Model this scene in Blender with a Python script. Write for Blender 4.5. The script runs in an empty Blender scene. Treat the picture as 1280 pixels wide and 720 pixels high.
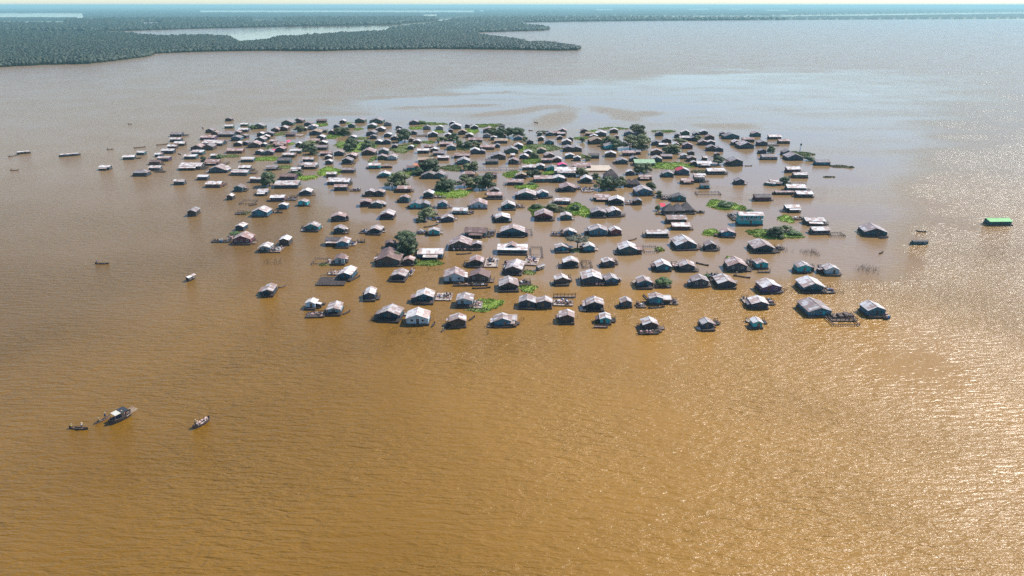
import bpy, bmesh, math, random
import numpy as np
from mathutils import Vector, Matrix, noise
C = bpy.context.scene.collection
S = bpy.context.scene
PI = math.pi
rnd = random.Random(11)
HOUSES=[
('L',-158.09,577.01,7.69,4.23,1.74,'d','r','',0,'brown long house with rusty roof, ninth house right of the purple-walled house',()),
('G',-125.84,578.17,7.87,7.85,2.08,'e','g','',0,'green gabled house with grey roof, seventh house behind the grass mound with two bushes',()),
('G',-176.36,576.56,7.24,5.93,2.06,'d','g','',0,'brown gabled house with grey roof, fourth house behind the purple-walled house',()),
('G',-111.67,575.59,10.69,10.43,2.19,'e','g','',0,'green gabled house with grey roof, seventh house behind the tall dark round tree',()),
('G',-80.17,568.25,7.33,7.19,2.0,'n','g','',0,'navy gabled house with grey roof, fifth house behind the tall dark round tree',()),
('G',-181.81,564.71,9.5,7.61,2.18,'e','g','',0,'green gabled house with grey roof, second house behind the purple-walled house',()),
('G',-110.72,549.61,6.89,6.53,2.24,'e','w','',0,'green gabled house with white roof, fifth house behind the grass mound with two bushes',()),
('G',-199.69,548.54,8.45,6.75,2.09,'e','g','',0,'green gabled house with grey roof, seventh house behind the house with a pink awning',()),
('G',-44.37,546.38,8.02,7.12,2.3,'n','w','',0,'navy gabled house with white roof, fourth house left of the far grass mat',()),
('G',-156.05,543.52,6.81,6.06,2.31,'l','w','',0,'pale blue gabled house with white roof, third house right of the purple-walled house',()),
('G',-177.25,537.92,6.74,6.34,2.18,'d','w','',0,'brown gabled house with white roof, first house behind the purple-walled house',()),
('G',-101.43,534.37,6.89,6.02,1.94,'d','w','',0,'brown gabled house with white roof, fourth house behind the grass mound with two bushes',()),
('L',-205.98,530.96,6.68,3.68,1.95,'n','w','',0,'navy long house with white roof, seventh house right of the long white-roofed navy house',()),
('G',-17.84,530.26,8.16,7.82,2.27,'d','p','',0,'brown gabled house with pinkish roof, first house in front of the far grass mat',()),
('G',38.08,525.54,6.77,6.05,2.06,'n','w','',0,'navy gabled house with white roof, seventh house behind the wide olive grass mat',()),
('G',-37.32,520.75,6.52,5.12,2.06,'d','t','',0,'brown gabled house with tan roof, third house left of the far grass mat',()),
('G',-147.43,519.66,8.36,8.27,2.23,'n','t','',0,'navy gabled house with tan roof, second house right of the purple-walled house',()),
('L',32.46,517.42,6.88,3.79,1.85,'n','p','',0,'navy long house with pinkish roof, fifth house behind the wide olive grass mat',()),
('G',-104.83,516.21,6.83,6.66,2.32,'n','g','',0,'navy gabled house with grey roof, second house behind the grass mound with two bushes',()),
('G',87.15,515.1,6.64,5.48,2.32,'b','g','',0,'dark blue gabled house with grey roof, third house behind the big olive tree clump',()),
('G',-180.67,513.34,6.43,5.11,2.11,'n','g','',0,'navy gabled house with grey roof, second house left of the purple-walled house',()),
('L',-164.56,512.04,6.44,3.54,1.72,'p','r','',0,'purple-walled house with brown roof in the far left cluster',((5.59,2.98,5.61,5.93,'w'),)),
('G',66.16,513.9,7.72,7.26,2.34,'n','w','',0,'navy gabled house with white roof, third house behind the teal house under olive trees',()),
('L',-248.93,512.0,8.19,4.51,1.81,'n','g','',0,'navy long house with grey roof, fourth house left of the long white-roofed navy house',((4.15,3.02,5.61,5.93,'d'),)),
('L',-211.49,512.21,11.23,7.0,2.03,'n','g','',0,'navy long house with grey roof, third house behind the long white-roofed navy house',()),
('G',-58.74,510.8,6.94,6.24,2.12,'n','w','',0,'navy gabled house with white roof, fourth house right of the tall dark round tree',((-8.6,3.16,7.46,5.07,'b'),)),
('G',159.67,503.35,11.02,6.61,2.05,'t','g','',0,'teal gabled house with grey roof, eighth house right of the far purple house',()),
('L',191.14,501.38,8.48,4.66,1.84,'n','w','',0,'navy long house with white roof, second house behind the striped-roof raft house',()),
('L',-219.66,498.38,10.22,5.62,1.9,'p','p','',0,'purple long house with pinkish roof, first house behind the long white-roofed navy house',()),
('L',124.3,496.45,6.78,3.73,1.99,'n','w','',0,'navy long house with white roof, second house behind the far purple house',()),
('G',-198.09,495.66,6.73,6.07,2.2,'b','g','',0,'dark blue gabled house with grey roof, first house right of the long white-roofed navy house',()),
('L',-239.64,490.79,7.41,4.08,1.91,'n','w','',0,'navy long house with white roof, third house left of the long white-roofed navy house',()),
('L',-25.95,490.37,9.35,5.14,1.7,'n','p','',0,'navy long house with pinkish roof, first house behind the far reddish-brown house',()),
('G',-179.13,490.44,7.02,5.3,2.03,'n','w','',0,'navy gabled house with white roof, fourth house left of the house with a pink awning',()),
('L',168.05,489.49,7.92,4.36,2.06,'d','p','',0,'brown long house with pinkish roof, ninth house left of the striped-roof raft house',()),
('L',-7.84,485.45,8.73,4.8,1.89,'n','t','',0,'navy long house with tan roof, second house right of the far reddish-brown house',()),
('L',-140.09,485.3,8.21,4.51,1.95,'d','p','',0,'brown long house with pinkish roof, third house right of the house with a pink awning',()),
('L',191.52,484.17,7.49,4.12,1.92,'d','p','',0,'brown long house with pinkish roof, first house behind the striped-roof raft house',()),
('G',58.85,484.46,9.19,8.44,2.24,'d','t','',0,'brown gabled house with tan roof, first house left of the teal house under olive trees',()),
('G',38.13,481.21,6.19,5.65,2.05,'n','w','',0,'navy gabled house with white roof, third house right of the wide olive grass mat',()),
('G',26.18,480.94,6.19,5.1,1.91,'t','g','',0,'teal gabled house with grey roof, first house right of the wide olive grass mat',()),
('G',133.44,478.92,6.5,5.67,1.93,'n','p','',0,'navy gabled house with pinkish roof, first house right of the far purple house',()),
('L',-207.43,478.22,14.13,7.0,1.77,'n','w','',0,'long white-roofed navy house with boat landing at its right end',((3.3,5.84,3.53,9.44,'b'),)),
('L',-230.15,475.69,6.84,3.76,1.79,'d','w','',0,'brown long house with white roof, second house left of the long white-roofed navy house',()),
('G',173.35,476.13,6.29,5.55,2.34,'n','g','',0,'navy gabled house with grey roof, sixth house right of the long blue-grey house',((7.72,-0.49,7.81,4.39,'d'),)),
('L',-45.38,473.9,8.53,4.69,1.87,'m','p','',0,'maroon long house with pinkish roof, fourth house left of the far reddish-brown house',()),
('L',-159.85,473.42,8.43,4.64,2.03,'r','p','ann',0,'large pinkish-white roofed house with a pink awning on its right',((2.94,5.13,2.62,11,'m'),)),
('G',-176.63,471.45,7.25,6.06,2.35,'d','p','',0,'brown gabled house with pinkish roof, third house behind the house with the pink tarpaulin',()),
('G',-176.34,470.2,7.92,6.21,2.07,'d','p','',0,'brown gabled house with pinkish roof, second house behind the house with the pink tarpaulin',()),
('G',119.45,466.42,6.34,4.8,2.29,'p','p','',0,'purple gabled house in the far right cluster',()),
('G',159.15,468.52,9.73,9.0,2.17,'n','w','',0,'navy gabled house with white roof, third house right of the long blue-grey house',()),
('G',4.4,465.49,5.81,5.56,2.26,'n','w','',0,'navy gabled house with white roof, third house left of the wide olive grass mat',()),
('L',-56.39,464.02,6.33,3.48,1.82,'r','p','',0,'red-brown long house with pinkish roof, third house right of the tall dark round tree',()),
('L',-229.86,463.88,5.82,3.2,2.01,'d','w','',0,'brown long house with white roof, fourth house behind the red-walled rusty house',()),
('L',-16.43,463.12,9.34,5.14,1.73,'r','p','',0,'pinkish-roofed house with reddish-brown walls in the far centre',()),
('G',66.55,464.6,8.31,8.1,2.22,'q','g','',0,'teal gabled house tucked under the olive trees',()),
('L',-128.9,461.64,8.64,4.75,1.87,'n','g','',0,'navy long house with grey roof, fourth house left of the grass mound with two bushes',()),
('G',-204.18,462.16,6.77,6.66,2.29,'d','g','',0,'brown gabled house with grey roof, first house in front of the long white-roofed navy house',()),
('G',-40.85,461.26,5.92,5.71,2.25,'t','w','',0,'teal gabled house with white roof, third house left of the far reddish-brown house',()),
('G',-211.37,461.35,7.76,6.74,1.94,'d','p','',0,'brown gabled house with pinkish roof, first house left of the long white-roofed navy house',()),
('G',133.36,458.31,6.22,4.91,2.28,'d','w','',0,'brown gabled house with white roof, third house right of the far purple house',()),
('G',37.56,457.02,6.86,6.53,2.33,'d','g','',0,'brown gabled house with grey roof, fourth house right of the wide olive grass mat',()),
('G',42.96,456.46,6.86,5.42,2.16,'d','g','',0,'brown gabled house with grey roof, second house left of the teal house under olive trees',()),
('G',-153.87,455.06,6.01,5.95,2.05,'n','p','',0,'navy gabled house with pinkish roof, first in front of the house with a pink awning',()),
('L',-182.46,450.73,10.08,5.54,1.72,'r','p','',0,'red-brown long house with pinkish roof, third house right of the long white-roofed navy house',()),
('L',-58.47,449.96,7.28,4.01,2.05,'n','w','',0,'navy long house with white roof, second house behind the vivid orange roof',()),
('G',19.46,450.5,5.62,5.08,2.06,'e','t','',0,'green gabled house with tan roof, first house in front of the wide olive grass mat',()),
('L',-142.02,449.46,6.95,3.82,1.78,'e','w','',0,'green long house with white roof, second house right of the house with a pink awning',()),
('G',-0.57,450.28,8.55,7.09,2.31,'e','g','',0,'green gabled house with grey roof, third house right of the far reddish-brown house',()),
('L',-225.74,448.82,7.59,4.17,2.07,'n','w','',0,'navy long house with white roof, third house behind the red-walled rusty house',()),
('G',-24.29,448.55,5.92,5.24,2.31,'n','w','',0,'navy gabled house with white roof, first house left of the far reddish-brown house',()),
('G',-83.95,446.91,6.06,6.01,2.33,'t','w','',0,'teal gabled house with white roof, first house behind the pink-roofed greenish house',()),
('L',-204.36,444.72,7.36,4.05,1.92,'t','w','',0,'teal long house with white roof, second house in front of the long white-roofed navy house',()),
('G',94.14,445.29,6.85,5.17,2.33,'d','p','',0,'brown gabled house with pinkish roof, second house right of the big olive tree clump',()),
('G',-158.45,444.29,6.35,4.78,1.92,'n','g','',0,'navy gabled house with a bright pink tarpaulin at its right side',((1.84,2.52,1.97,9.77,'m'),)),
('G',-93.34,446.09,8.46,8.37,1.93,'d','p','',0,'brown gabled house with pinkish roof, first house left of the pink-roofed greenish house',()),
('G',178.58,444.07,5.7,5.13,2.01,'n','g','',0,'navy gabled house with grey roof, third house left of the striped-roof raft house',()),
('L',-120.24,441.84,6.99,3.85,1.72,'n','p','',0,'navy long house with pinkish roof, third house behind the wide left grass mat',()),
('G',-111.93,442.29,6.0,4.75,2.2,'n','w','',0,'navy gabled house with white roof, second in front of the grass mound with two bushes',()),
('L',75.6,441.62,7.63,4.2,2.1,'d','p','',0,'brown long house with pinkish roof, first house left of the big olive tree clump',()),
('L',-47.36,441.4,6.82,3.75,1.9,'n','g','',0,'navy long house with grey roof, third house behind the vivid orange roof',()),
('G',131.43,437.49,3.06,3,2.11,'d','p','',0,'small narrow brown house with a pinkish roof in the right-hand water channel',()),
('G',63.43,438.8,6.75,5.61,2.18,'d','w','',0,'brown gabled house with white roof, first in front of the teal house under olive trees',()),
('L',-142.81,437.38,7.88,4.33,1.72,'d','w','',0,'brown long house with white roof, second house right of the house with the pink tarpaulin',()),
('L',-31.78,434.76,9.57,5.26,1.82,'d','p','',0,'brown long house with pinkish roof, second house left of the far reddish-brown house',()),
('L',52.19,433.85,6.23,3.43,1.98,'t','k','',0,'teal long house with dark roof, second in front of the teal house under olive trees',()),
('G',36.8,433.74,5.57,4.75,1.91,'t','w','',0,'teal gabled house with white roof, second house behind the bright pink roof',()),
('L',98.02,432.45,6.68,3.68,1.76,'n','g','',0,'navy long house with grey roof, first house behind the long green grass bank',()),
('G',-101.98,433.48,6.5,6.5,1.96,'d','p','',0,'brown gabled house with pinkish roof, second house left of the pink-roofed greenish house',()),
('L',-203.48,431.9,7.46,4.1,1.82,'t','w','',0,'teal long house with white roof, first house behind the stepped white roof house',()),
('G',23.48,432.76,5.86,5.82,2.34,'d','p','',0,'brown gabled house with pinkish roof, third house behind the bright pink roof',()),
('G',-8.83,432.41,8.99,8.15,2.2,'d','g','',0,'brown gabled house with grey roof, second house in front of the far reddish-brown house',()),
('L',-241.82,430.17,6.65,3.66,1.74,'n','w','',0,'navy long house with white roof, first house left of the red-walled rusty house',((3.99,1.98,3.97,3.06,'d'),)),
('L',162.42,430.5,9.24,5.08,1.9,'g','g','',0,'grey long house with grey roof, fourth house left of the striped-roof raft house',((-1.74,-1.41,9.47,2.42,'d'),)),
('G',-81.89,430.19,5.67,5.2,1.92,'e','p','',0,'greenish house with pink roof joined by a pale blue neighbour',()),
('G',-75.42,429.3,5.82,5.67,1.96,'l','w','',0,'pale blue house with white gable roof in the left centre',()),
('G',177.53,430.04,9.89,7.91,1.93,'n','w','',0,'navy gabled house with white roof, first house left of the striped-roof raft house',()),
('L',-43.28,427.99,6.93,3.81,1.84,'r','w','',0,'red-brown long house with white roof, first house right of the vivid orange roof',()),
('L',-217.47,425.47,7.2,3.96,2.02,'p','w','',0,'purple long house with white roof, first house right of the red-walled rusty house',()),
('L',-164.31,423.02,7.62,4.19,1.72,'t','w','',0,'teal long house with white roof, second house left of the house with the pink tarpaulin',()),
('L',-126.47,422.68,6.38,3.51,1.86,'n','w','',0,'navy long house with white roof, second house left of the wide left grass mat',()),
('G',89.88,423.24,6.19,6.1,2.07,'n','w','',0,'navy gabled house with white roof, first house right of the pale-green-roofed building',()),
('L',-53.53,422.26,8.84,4.86,1.73,'r','t','',0,'red-brown long house with tan roof, first house behind the vivid orange roof',()),
('L',21.34,419.72,6.18,3.4,2.07,'n','p','',0,'navy long house with pinkish roof, second house left of the bright pink roof',()),
('L',-140.47,419.47,7.86,4.32,1.89,'t','k','',0,'teal long house with dark roof, first in front of the house with the pink tarpaulin',()),
('G',67.53,418.23,6.42,6.13,2.03,'t','g','',1,'teal gabled house with grey roof, first house behind the tall pyramid-roofed hut',()),
('G',-101.14,417.93,6.27,5.53,2.25,'n','g','',1,'navy gabled house with grey roof, second house right of the wide left grass mat',()),
('G',1.0,417.9,5.66,5.47,2.25,'n','p','',1,'navy gabled house with pinkish roof, first house behind the grass mat by the footbridge',()),
('L',-12.38,416.49,7.43,4.08,1.94,'t','k','',1,'teal long house with dark roof, second house left of the grass mat by the footbridge',()),
('L',-218.22,415.47,6.27,3.45,1.76,'r','r','',1,'low red-walled house with rusty roof at the left edge of the village',()),
('G',-29.77,417.12,7.62,6.76,2.12,'t','w','',1,'teal gabled house with white roof, second house right of the vivid orange roof',()),
('L',-182.9,414.83,7.78,4.28,1.93,'r','p','',1,'red-walled house with pinkish roof beside a small dark tree',((5.31,1.43,6.91,5.15,'b'),)),
('L',189.09,413.93,8.36,4.6,2.01,'b','g','',1,'navy house with a grey-striped roof at the head of a long planted raft',()),
('L',80.58,413.74,11.9,7.0,1.74,'e','x','',1,'long pale-green-roofed building above the dark trees',()),
('G',135.43,413.38,7.85,7.68,2.8,'n','g','',1,'navy gabled house with grey roof, second house right of the long blue-grey house',((-4.51,-2.43,4.55,3.91,'b'),)),
('L',115.76,409.71,8.13,4.47,2.04,'l','w','ann',1,'long blue-grey house with bright white roof on the right side',()),
('L',-54.96,405.27,6.86,3.77,1.89,'d','o','ann',1,'low house with a vivid orange roof in front of dark trees',()),
('G',29.98,405.28,4.9,3.79,2.02,'q','m','',1,'house with a bright pink roof in the centre of the village',()),
('L',-120.81,405.72,8.5,4.67,2.1,'n','w','ann',1,'navy long house with white roof, first house left of the wide left grass mat',((-5.71,1.77,4.52,4.4,'d'),)),
('L',41.81,405.18,10.19,5.6,1.8,'r','p','ann',1,'red house with a tiled pinkish roof facing the pale paved yard',()),
('L',-81.84,404.18,6.54,3.6,2.09,'q','w','',1,'bright teal box-shaped house with flat white roof',()),
('L',-190.49,403.37,12.13,6.67,2.05,'d','w','ann',1,'widest white-roofed house of the left side, its roof in two steps',((6.37,0.04,5.22,5.4,'d'),)),
('L',-141.95,401.08,6.2,3.41,1.8,'n','g','',1,'navy long house with grey roof, first house behind the round dark tree',()),
('L',-240.64,400.64,5.68,3.2,1.79,'n','w','',1,'navy long house with white roof, first house left of the navy hip-roofed house',()),
('L',10.11,400.74,7.37,4.05,1.79,'t','w','',1,'teal long house with white roof, first house right of the grass mat by the footbridge',()),
('L',-157.34,399.17,6.46,3.55,1.82,'n','w','',1,'navy long house with white roof, first house right of the red-walled house with pinkish roof',()),
('L',-210.31,399.09,6.17,3.39,1.73,'n','w','',1,'navy long house with white roof, first house in front of the red-walled rusty house',((5.23,-4.95,6.57,2.33,'d'),)),
('L',-59.27,398.34,4.98,3.2,1.99,'q','r','',1,'teal-walled house under an orange-brown roof beside dark trees',()),
('G',23.25,398.84,5.83,5.51,1.97,'q','g','',1,'turquoise gabled house with grey roof, first house left of the bright pink roof',()),
('L',-126.0,394.45,4.93,3.2,1.86,'n','w','',1,'navy long house with white roof, second house behind the large building by the round tree',()),
('L',163.7,393.96,7.53,4.14,2.06,'m','w','',1,'maroon long house with white roof, second house left of the striped-roof raft house',()),
('L',-95.14,393.8,6.95,3.82,1.71,'n','g','',1,'navy long house with grey roof, first house right of the wide left grass mat',()),
('G',-171.2,395.54,8.81,7.93,2.13,'n','w','',1,'broad navy gabled house with white roof behind the isolated left huts',()),
('L',117.53,390.41,9.61,5.29,1.95,'n','w','',1,'navy long house with white roof, first house in front of the long blue-grey house',()),
('G',98.11,389.32,6.83,6.23,2.3,'b','R','',1,'blue gabled house with one red roof slope',()),
('L',-155.82,387.82,9.27,5.1,1.76,'t','w','',1,'teal long house with white roof, first house right of the broad navy gabled house',((5.16,3.12,5.8,4.08,'b'),)),
('L',30.38,386.31,11.64,6.4,3.2,'t','w','',1,'big white barrel-roofed hall with pale teal walls in the village centre',()),
('H',-211.58,385.46,7.83,4.7,2.0,'n','g','',1,"dark navy hip-roofed house standing apart at the village's left edge",()),
('G',88.55,383.56,5.75,5.18,1.92,'t','w','',1,'teal gabled house with white roof, first house left of the red-sloped blue house',()),
('L',-102.35,382.57,5.2,3.2,1.87,'d','w','',1,'brown long house with white roof, first house in front of the wide left grass mat',()),
('H',-24.86,382.08,6.71,4.03,2.0,'d','p','',1,'brown hip-roofed house with pinkish roof, third house behind the central lawn island',()),
('G',-72.01,382.15,5.87,5.38,1.93,'q','w','',1,'bright turquoise gabled house beside a spreading olive tree',()),
('L',162.7,380.64,7.56,4.16,1.98,'e','w','',1,'green long house with white roof, first house in front of the striped-roof raft house',()),
('L',-11.74,379.65,6.15,3.38,2.09,'d','r','',1,'brown long house with rusty roof, first house left of the grass mat by the footbridge',()),
('G',-46.42,379.65,6.39,5.19,2.28,'t','g','arc',1,'teal gabled house with grey roof, first house in front of the vivid orange roof',()),
('G',-40.81,379.45,5.69,4.78,2.25,'t','g','arc',1,'teal gabled house with grey roof, first house behind the central lawn island',()),
('G',5.47,379.19,4.71,4.25,2.1,'d','t','',1,'brown gabled house with tan roof, second in front of the grass mat by the footbridge',()),
('N',55.28,377.22,7.8,6.24,1.8,'g','h','',1,'tall brown pyramid-roofed hut rising behind the dark trees',()),
('L',74.28,376.0,6.92,3.81,1.75,'m','p','',1,'maroon-walled house with pinkish-white roof in front of the pale green roof',()),
('L',-124.89,376.42,8.45,4.65,2.03,'p','r','',1,'purple long house with rusty roof, first house behind the large building by the round tree',()),
('L',-172.23,375.7,5.32,3.2,1.87,'n','w','',1,'navy long house with white roof, first house left of the broad navy gabled house',()),
('L',103.18,371.39,6.01,3.31,3.6,'g','w','',1,'two-storey whitish-grey house with flat white roof',()),
('L',16.98,371.45,9.37,5.15,2.02,'t','p','',1,'teal long house with pinkish roof, second house left of the white barrel-roofed hall',()),
('G',25.53,371.33,6.59,6.06,2.15,'t','w','',1,'teal gabled house with white roof, first house in front of the white barrel-roofed hall',()),
('L',-140.64,369.95,5.99,3.29,2.03,'n','w','',1,'navy long house with white roof, first house left of the round dark tree',()),
('G',40.83,369.89,6.08,6.02,2.02,'t','w','',1,'teal gabled house with white roof, first house left of the tall pyramid-roofed hut',()),
('L',95.49,367.14,6.08,3.34,1.8,'r','p','',1,'red-brown long house with pinkish roof, first house left of the two-storey whitish house',()),
('G',123.56,365.32,4.67,4.2,2.12,'n','g','',1,'navy gabled house with grey roof, first house right of the small teal box house',()),
('L',-94.01,365.84,11.59,5.8,1.8,'n','w','',1,'long low navy hall with white roof at the left channel',()),
('L',-180.43,364.55,5.22,3.2,1.94,'n','w','',1,'navy long house with white roof, second house in front of the stepped white roof house',()),
('L',142.58,363.99,5.49,3.2,1.92,'e','w','',1,'green long house with white roof, first house behind the dark maroon house',((11.28,-2.14,8.78,3.1,'r'),)),
('L',1.89,364.4,8.32,4.58,1.76,'n','p','',1,'navy long house with pinkish roof, third in front of the grass mat by the footbridge',()),
('L',-159.48,359.32,7.74,4.26,1.87,'r','w','',1,'red-brown long house with white roof, first house left of the green gabled hut',((2.85,2.54,4.05,4.87,'b'),)),
('N',65.89,359.27,5.21,4.17,1.8,'d','h','',1,'brown peaked hut with brown thatch roof, first house behind the asymmetric blue house',()),
('L',-120.12,358.61,12.02,6.61,1.9,'n','w','',1,'largest building on the left, long white roof beside the round tree',((4.84,-0.04,3.35,5.23,'w'),)),
('L',102.3,355.84,4.44,3.2,1.96,'q','k','',1,'small teal box house by itself before the stake fence',()),
('L',-89.91,352.33,6.49,3.57,2.06,'n','p','',1,'navy long house with pinkish roof, first house in front of the long navy hall',((7.48,-1.78,5.91,2.93,'b'),)),
('L',148.91,351.51,9.2,5.06,1.92,'t','w','',1,'teal long house with white roof, second house right of the dark maroon house',()),
('G',-142.77,350.6,4.47,4.28,2.13,'t','g','',1,'green gabled hut with a white boat deck at its right side',((1.56,2.59,1.98,4.66,'w'),)),
('G',28.92,352.18,7.74,7.44,1.98,'n','p','',1,'navy gabled house with pinkish roof, second house in front of the white barrel-roofed hall',((5.69,2.34,3.98,4.27,'b'),(11.05,-0.28,5.93,7.16,'w'),(10.18,-1.06,5.26,7.55,'w'))),
('L',-56.2,349.79,6.7,3.69,2.01,'r','p','',1,'red-brown house with pink roof in front of the spreading olive tree',()),
('G',28.95,351.18,7.33,6.46,1.97,'n','p','',1,'navy gabled house with pinkish roof, first house behind the bushy green island',()),
('L',-56.01,348.5,6.68,3.67,2.09,'r','p','',1,'red-brown long house with pinkish roof, first house in front of the pink-roofed red-brown house',()),
('G',-8.99,344.18,4.52,4.14,2.3,'d','g','',1,'brown gabled house with grey roof, first house right of the central lawn island',()),
('L',-128.05,343.76,4.79,4.31,1.7,'n','w','',1,'navy long house with white roof, first house in front of the round dark tree',()),
('G',-105.39,342.69,5.13,4.65,1.91,'n','w','',1,'navy gabled house with white roof, first house behind the green-teal walkway hut',((1.5,3.24,1.62,6.12,'w'),)),
('G',67.27,343.42,8.44,7.1,2.35,'b','w','',1,'blue house with an asymmetric white roof leaning to the left',()),
('G',-72.51,341.1,4.73,4.44,2.29,'d','w','',1,'brown gabled house with white roof, first house right of the long navy hall',()),
('G',-67.41,340.73,4.47,3.69,2.21,'n','w','',1,'navy gabled house with white roof, first house left of the spreading olive tree',((1.35,1.4,1.28,4.0,'w'),)),
('L',148.28,338.78,7.63,4.19,1.84,'n','w','',1,'navy long house with white roof, second house behind the stepped navy house',()),
('G',15.64,337.49,5.18,4.04,2.34,'b','w','',1,'dark blue gabled house with white roof, second house behind the maroon-fronted house',()),
('G',-42.2,337.71,4.93,4.47,2.28,'t','w','',1,'teal gabled house with white roof, first house left of the central lawn island',((5.58,-1.26,6.96,1.75,'b'),)),
('L',-8.6,335.6,7.43,4.09,2.07,'d','p','',1,'brown long house with pinkish roof, first house behind the pale teal arched house',()),
('G',7.52,336.64,8.78,7.12,2.28,'t','w','',1,'teal gabled house with white roof, second house right of the pale teal arched house',()),
('L',44.87,332.6,7.74,4.26,1.71,'n','p','',1,'navy long house with pinkish roof, first house in front of the tall pyramid-roofed hut',()),
('L',124.73,331.86,7.6,4.18,2.0,'m','k','',1,'dark maroon house with a dull brown roof by itself in open water',()),
('L',-116.44,331.12,6.6,3.63,1.99,'p','w','',1,'purple long house with white roof, first in front of large building by the round tree',((5.81,0.55,6.56,3.03,'b'),(5.78,4.84,3.79,0.97,'d'))),
('G',82.96,331.44,6.57,5.21,2.0,'t','k','',1,'teal gabled house with dark roof, first house right of the asymmetric blue house',((-5.59,3.35,5.04,5.77,'d'),)),
('G',-52.99,328.98,4.68,3.53,2.3,'t','p','',1,'teal gabled house with pinkish roof, second house in front of the pink-roofed red-brown house',()),
('L',24.87,325.77,7.22,3.97,1.82,'t','w','',1,'teal long house with white roof, first house left of the bushy green island',()),
('G',51.11,325.59,7.05,5.86,2.05,'n','w','',1,'navy gabled house with white roof, first house left of the asymmetric blue house',((6.49,-0.41,4.29,4.75,'b'),)),
('G',-101.27,322.34,4.47,3.39,2.12,'q','w','',1,'green-teal hut at the end of a broken wooden walkway',((0.94,1.91,1.59,2.91,'w'),)),
('G',-71.03,321.65,4.93,4.67,2.22,'p','p','',1,'purple gabled house with pinkish roof, second house behind the purple-fronted house',()),
('G',-64.79,319.71,5.02,4.32,1.98,'t','w','',1,'teal gabled house with white roof, first house behind the purple-fronted house',()),
('G',-33.53,318.95,4.42,3.67,2.18,'b','w','',1,'dark blue gabled house with white roof, first house in front of the central lawn island',((1.9,0.38,5.43,4.24,'w'),)),
('G',-15.96,319.42,7.75,6.78,1.95,'l','p','',1,'pale teal house with pinkish roof and arched windows in the middle',()),
('G',-45.95,318.59,5.65,5.56,2.02,'q','g','',1,'turquoise gabled house with grey roof, first house right of the purple-fronted house',()),
('G',-41.77,318.05,4.76,4.47,2.08,'t','g','',1,'teal gabled house with grey roof, first house behind the bushy olive tree',()),
('G',-1.78,316.39,6.04,5.04,2.11,'t','w','',1,'teal gabled house with white roof, first house right of the pale teal arched house',((5.71,2.94,4.22,4.24,'b'),)),
('L',132.26,312.47,6.47,3.56,2.04,'n','w','',1,'navy long house with white roof, first house behind the stepped navy house',()),
('N',81.59,309.92,6.42,5.13,1.8,'d','k','',1,'brown peaked hut with dark roof, first left of grass island left of the teal building',((-8.63,-3.39,11.64,1.97,'d'),(5.67,-0.91,5.86,1.5,'d'))),
('L',-24.26,308.35,6.61,3.64,1.8,'l','w','',1,'pale blue long house with white roof, first house left of the pale teal arched house',((5.3,0.25,2.34,2.33,'b'),)),
('N',77.33,308.86,5.82,4.65,1.8,'d','k','',1,'brown peaked hut with dark roof, second house in front of the small teal box house',((-5.25,7.63,2.63,4.87,'R'),)),
('N',73.41,308.24,5.81,4.65,1.8,'d','k','',1,'brown peaked hut with dark roof, second house in front of the asymmetric blue house',()),
('G',-115.8,305.4,7.31,5.85,2.24,'b','w','',1,'wide navy house with white roof between a weedy raft and a jetty',((5.21,3.62,6.45,0.9,'d'),)),
('G',46.92,305.15,5.82,5.36,2.34,'n','w','',1,'navy gabled house with white roof, first house behind the crimson-walled house',()),
('G',39.65,303.92,6.6,5.28,2.33,'n','w','',1,'navy gabled house with white roof, first house right of the bushy green island',()),
('G',-56.88,301.49,6.09,5.96,1.96,'p','w','',1,'purple-fronted house with white roof alone in the centre-left channel',()),
('G',24.63,299.58,4.59,4.48,1.93,'t','w','',1,'teal gabled house with white roof, first house right of the maroon-fronted house',()),
('G',14.39,299.67,7.84,7.0,2.2,'m','p','',1,'maroon-fronted house with pinkish gable roof before the green island',()),
('G',-78.48,297.91,6.14,5.01,2.03,'n','p','',1,'navy gabled house with pinkish roof, first house right of the green-teal walkway hut',()),
('G',-29.1,296.25,4.99,4.38,1.91,'n','w','',1,'navy gabled house with white roof, first house right of the bushy olive tree',((2.99,2.66,2.56,3.14,'w'),(-4.98,2.67,4.55,4.08,'b'))),
('G',-4.2,296.78,6.21,6.2,1.97,'n','w','',1,'navy gabled house with white roof, first house in front of the pale teal arched house',((3.07,-0.79,2.03,3.09,'d'),(-4.1,4.14,1.72,6.36,'d'))),
('L',73.5,294.27,8.32,4.57,2.04,'d','w','',1,'brown long house with white roof, first house behind the long white-roofed houseboat',()),
('L',134.6,292.49,7.99,4.4,1.72,'n','w','ann',1,'navy white-roofed house with a stepped roof and plank landing on the right',((-4.58,6.03,5.11,2.51,'b'),)),
('L',105.47,291.46,10.46,4.18,4.6,'q','w','win2',1,'bright teal two-storey building with white roof and many windows',((-3.44,9.53,4.58,9.54,'d'),)),
('L',215.49,290.86,9.72,3.89,1.95,'t','G','',1,'teal house with a bright lime green roof, alone at the far right',()),
('L',73.31,284.63,7.2,3.96,1.74,'r','w','',1,'red-brown long house with white roof, first house right of the long white-roofed houseboat',()),
('G',-85.94,282.75,5.41,4.1,2.09,'q','w','',1,'turquoise-fronted house with white roof and dark porch in the left water',((-5.01,2.95,2.19,1.45,'d'),(2.31,2.95,1.97,2.32,'w'))),
('G',-73.66,279.34,4.49,4.22,1.94,'t','w','',1,'teal gabled house with white roof, first house right of the turquoise-fronted house',()),
('L',131.34,278.5,7.1,3.91,1.8,'n','w','',1,'navy flat-roofed house with a dark pen of stakes on its right',()),
('G',-57.96,278.81,4.9,4.88,1.97,'n','w','',1,'navy gabled house with white roof, first house in front of the purple-fronted house',((-5.13,0.16,4.28,3.34,'d'),(2.49,1.55,2.69,2.8,'w'))),
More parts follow.
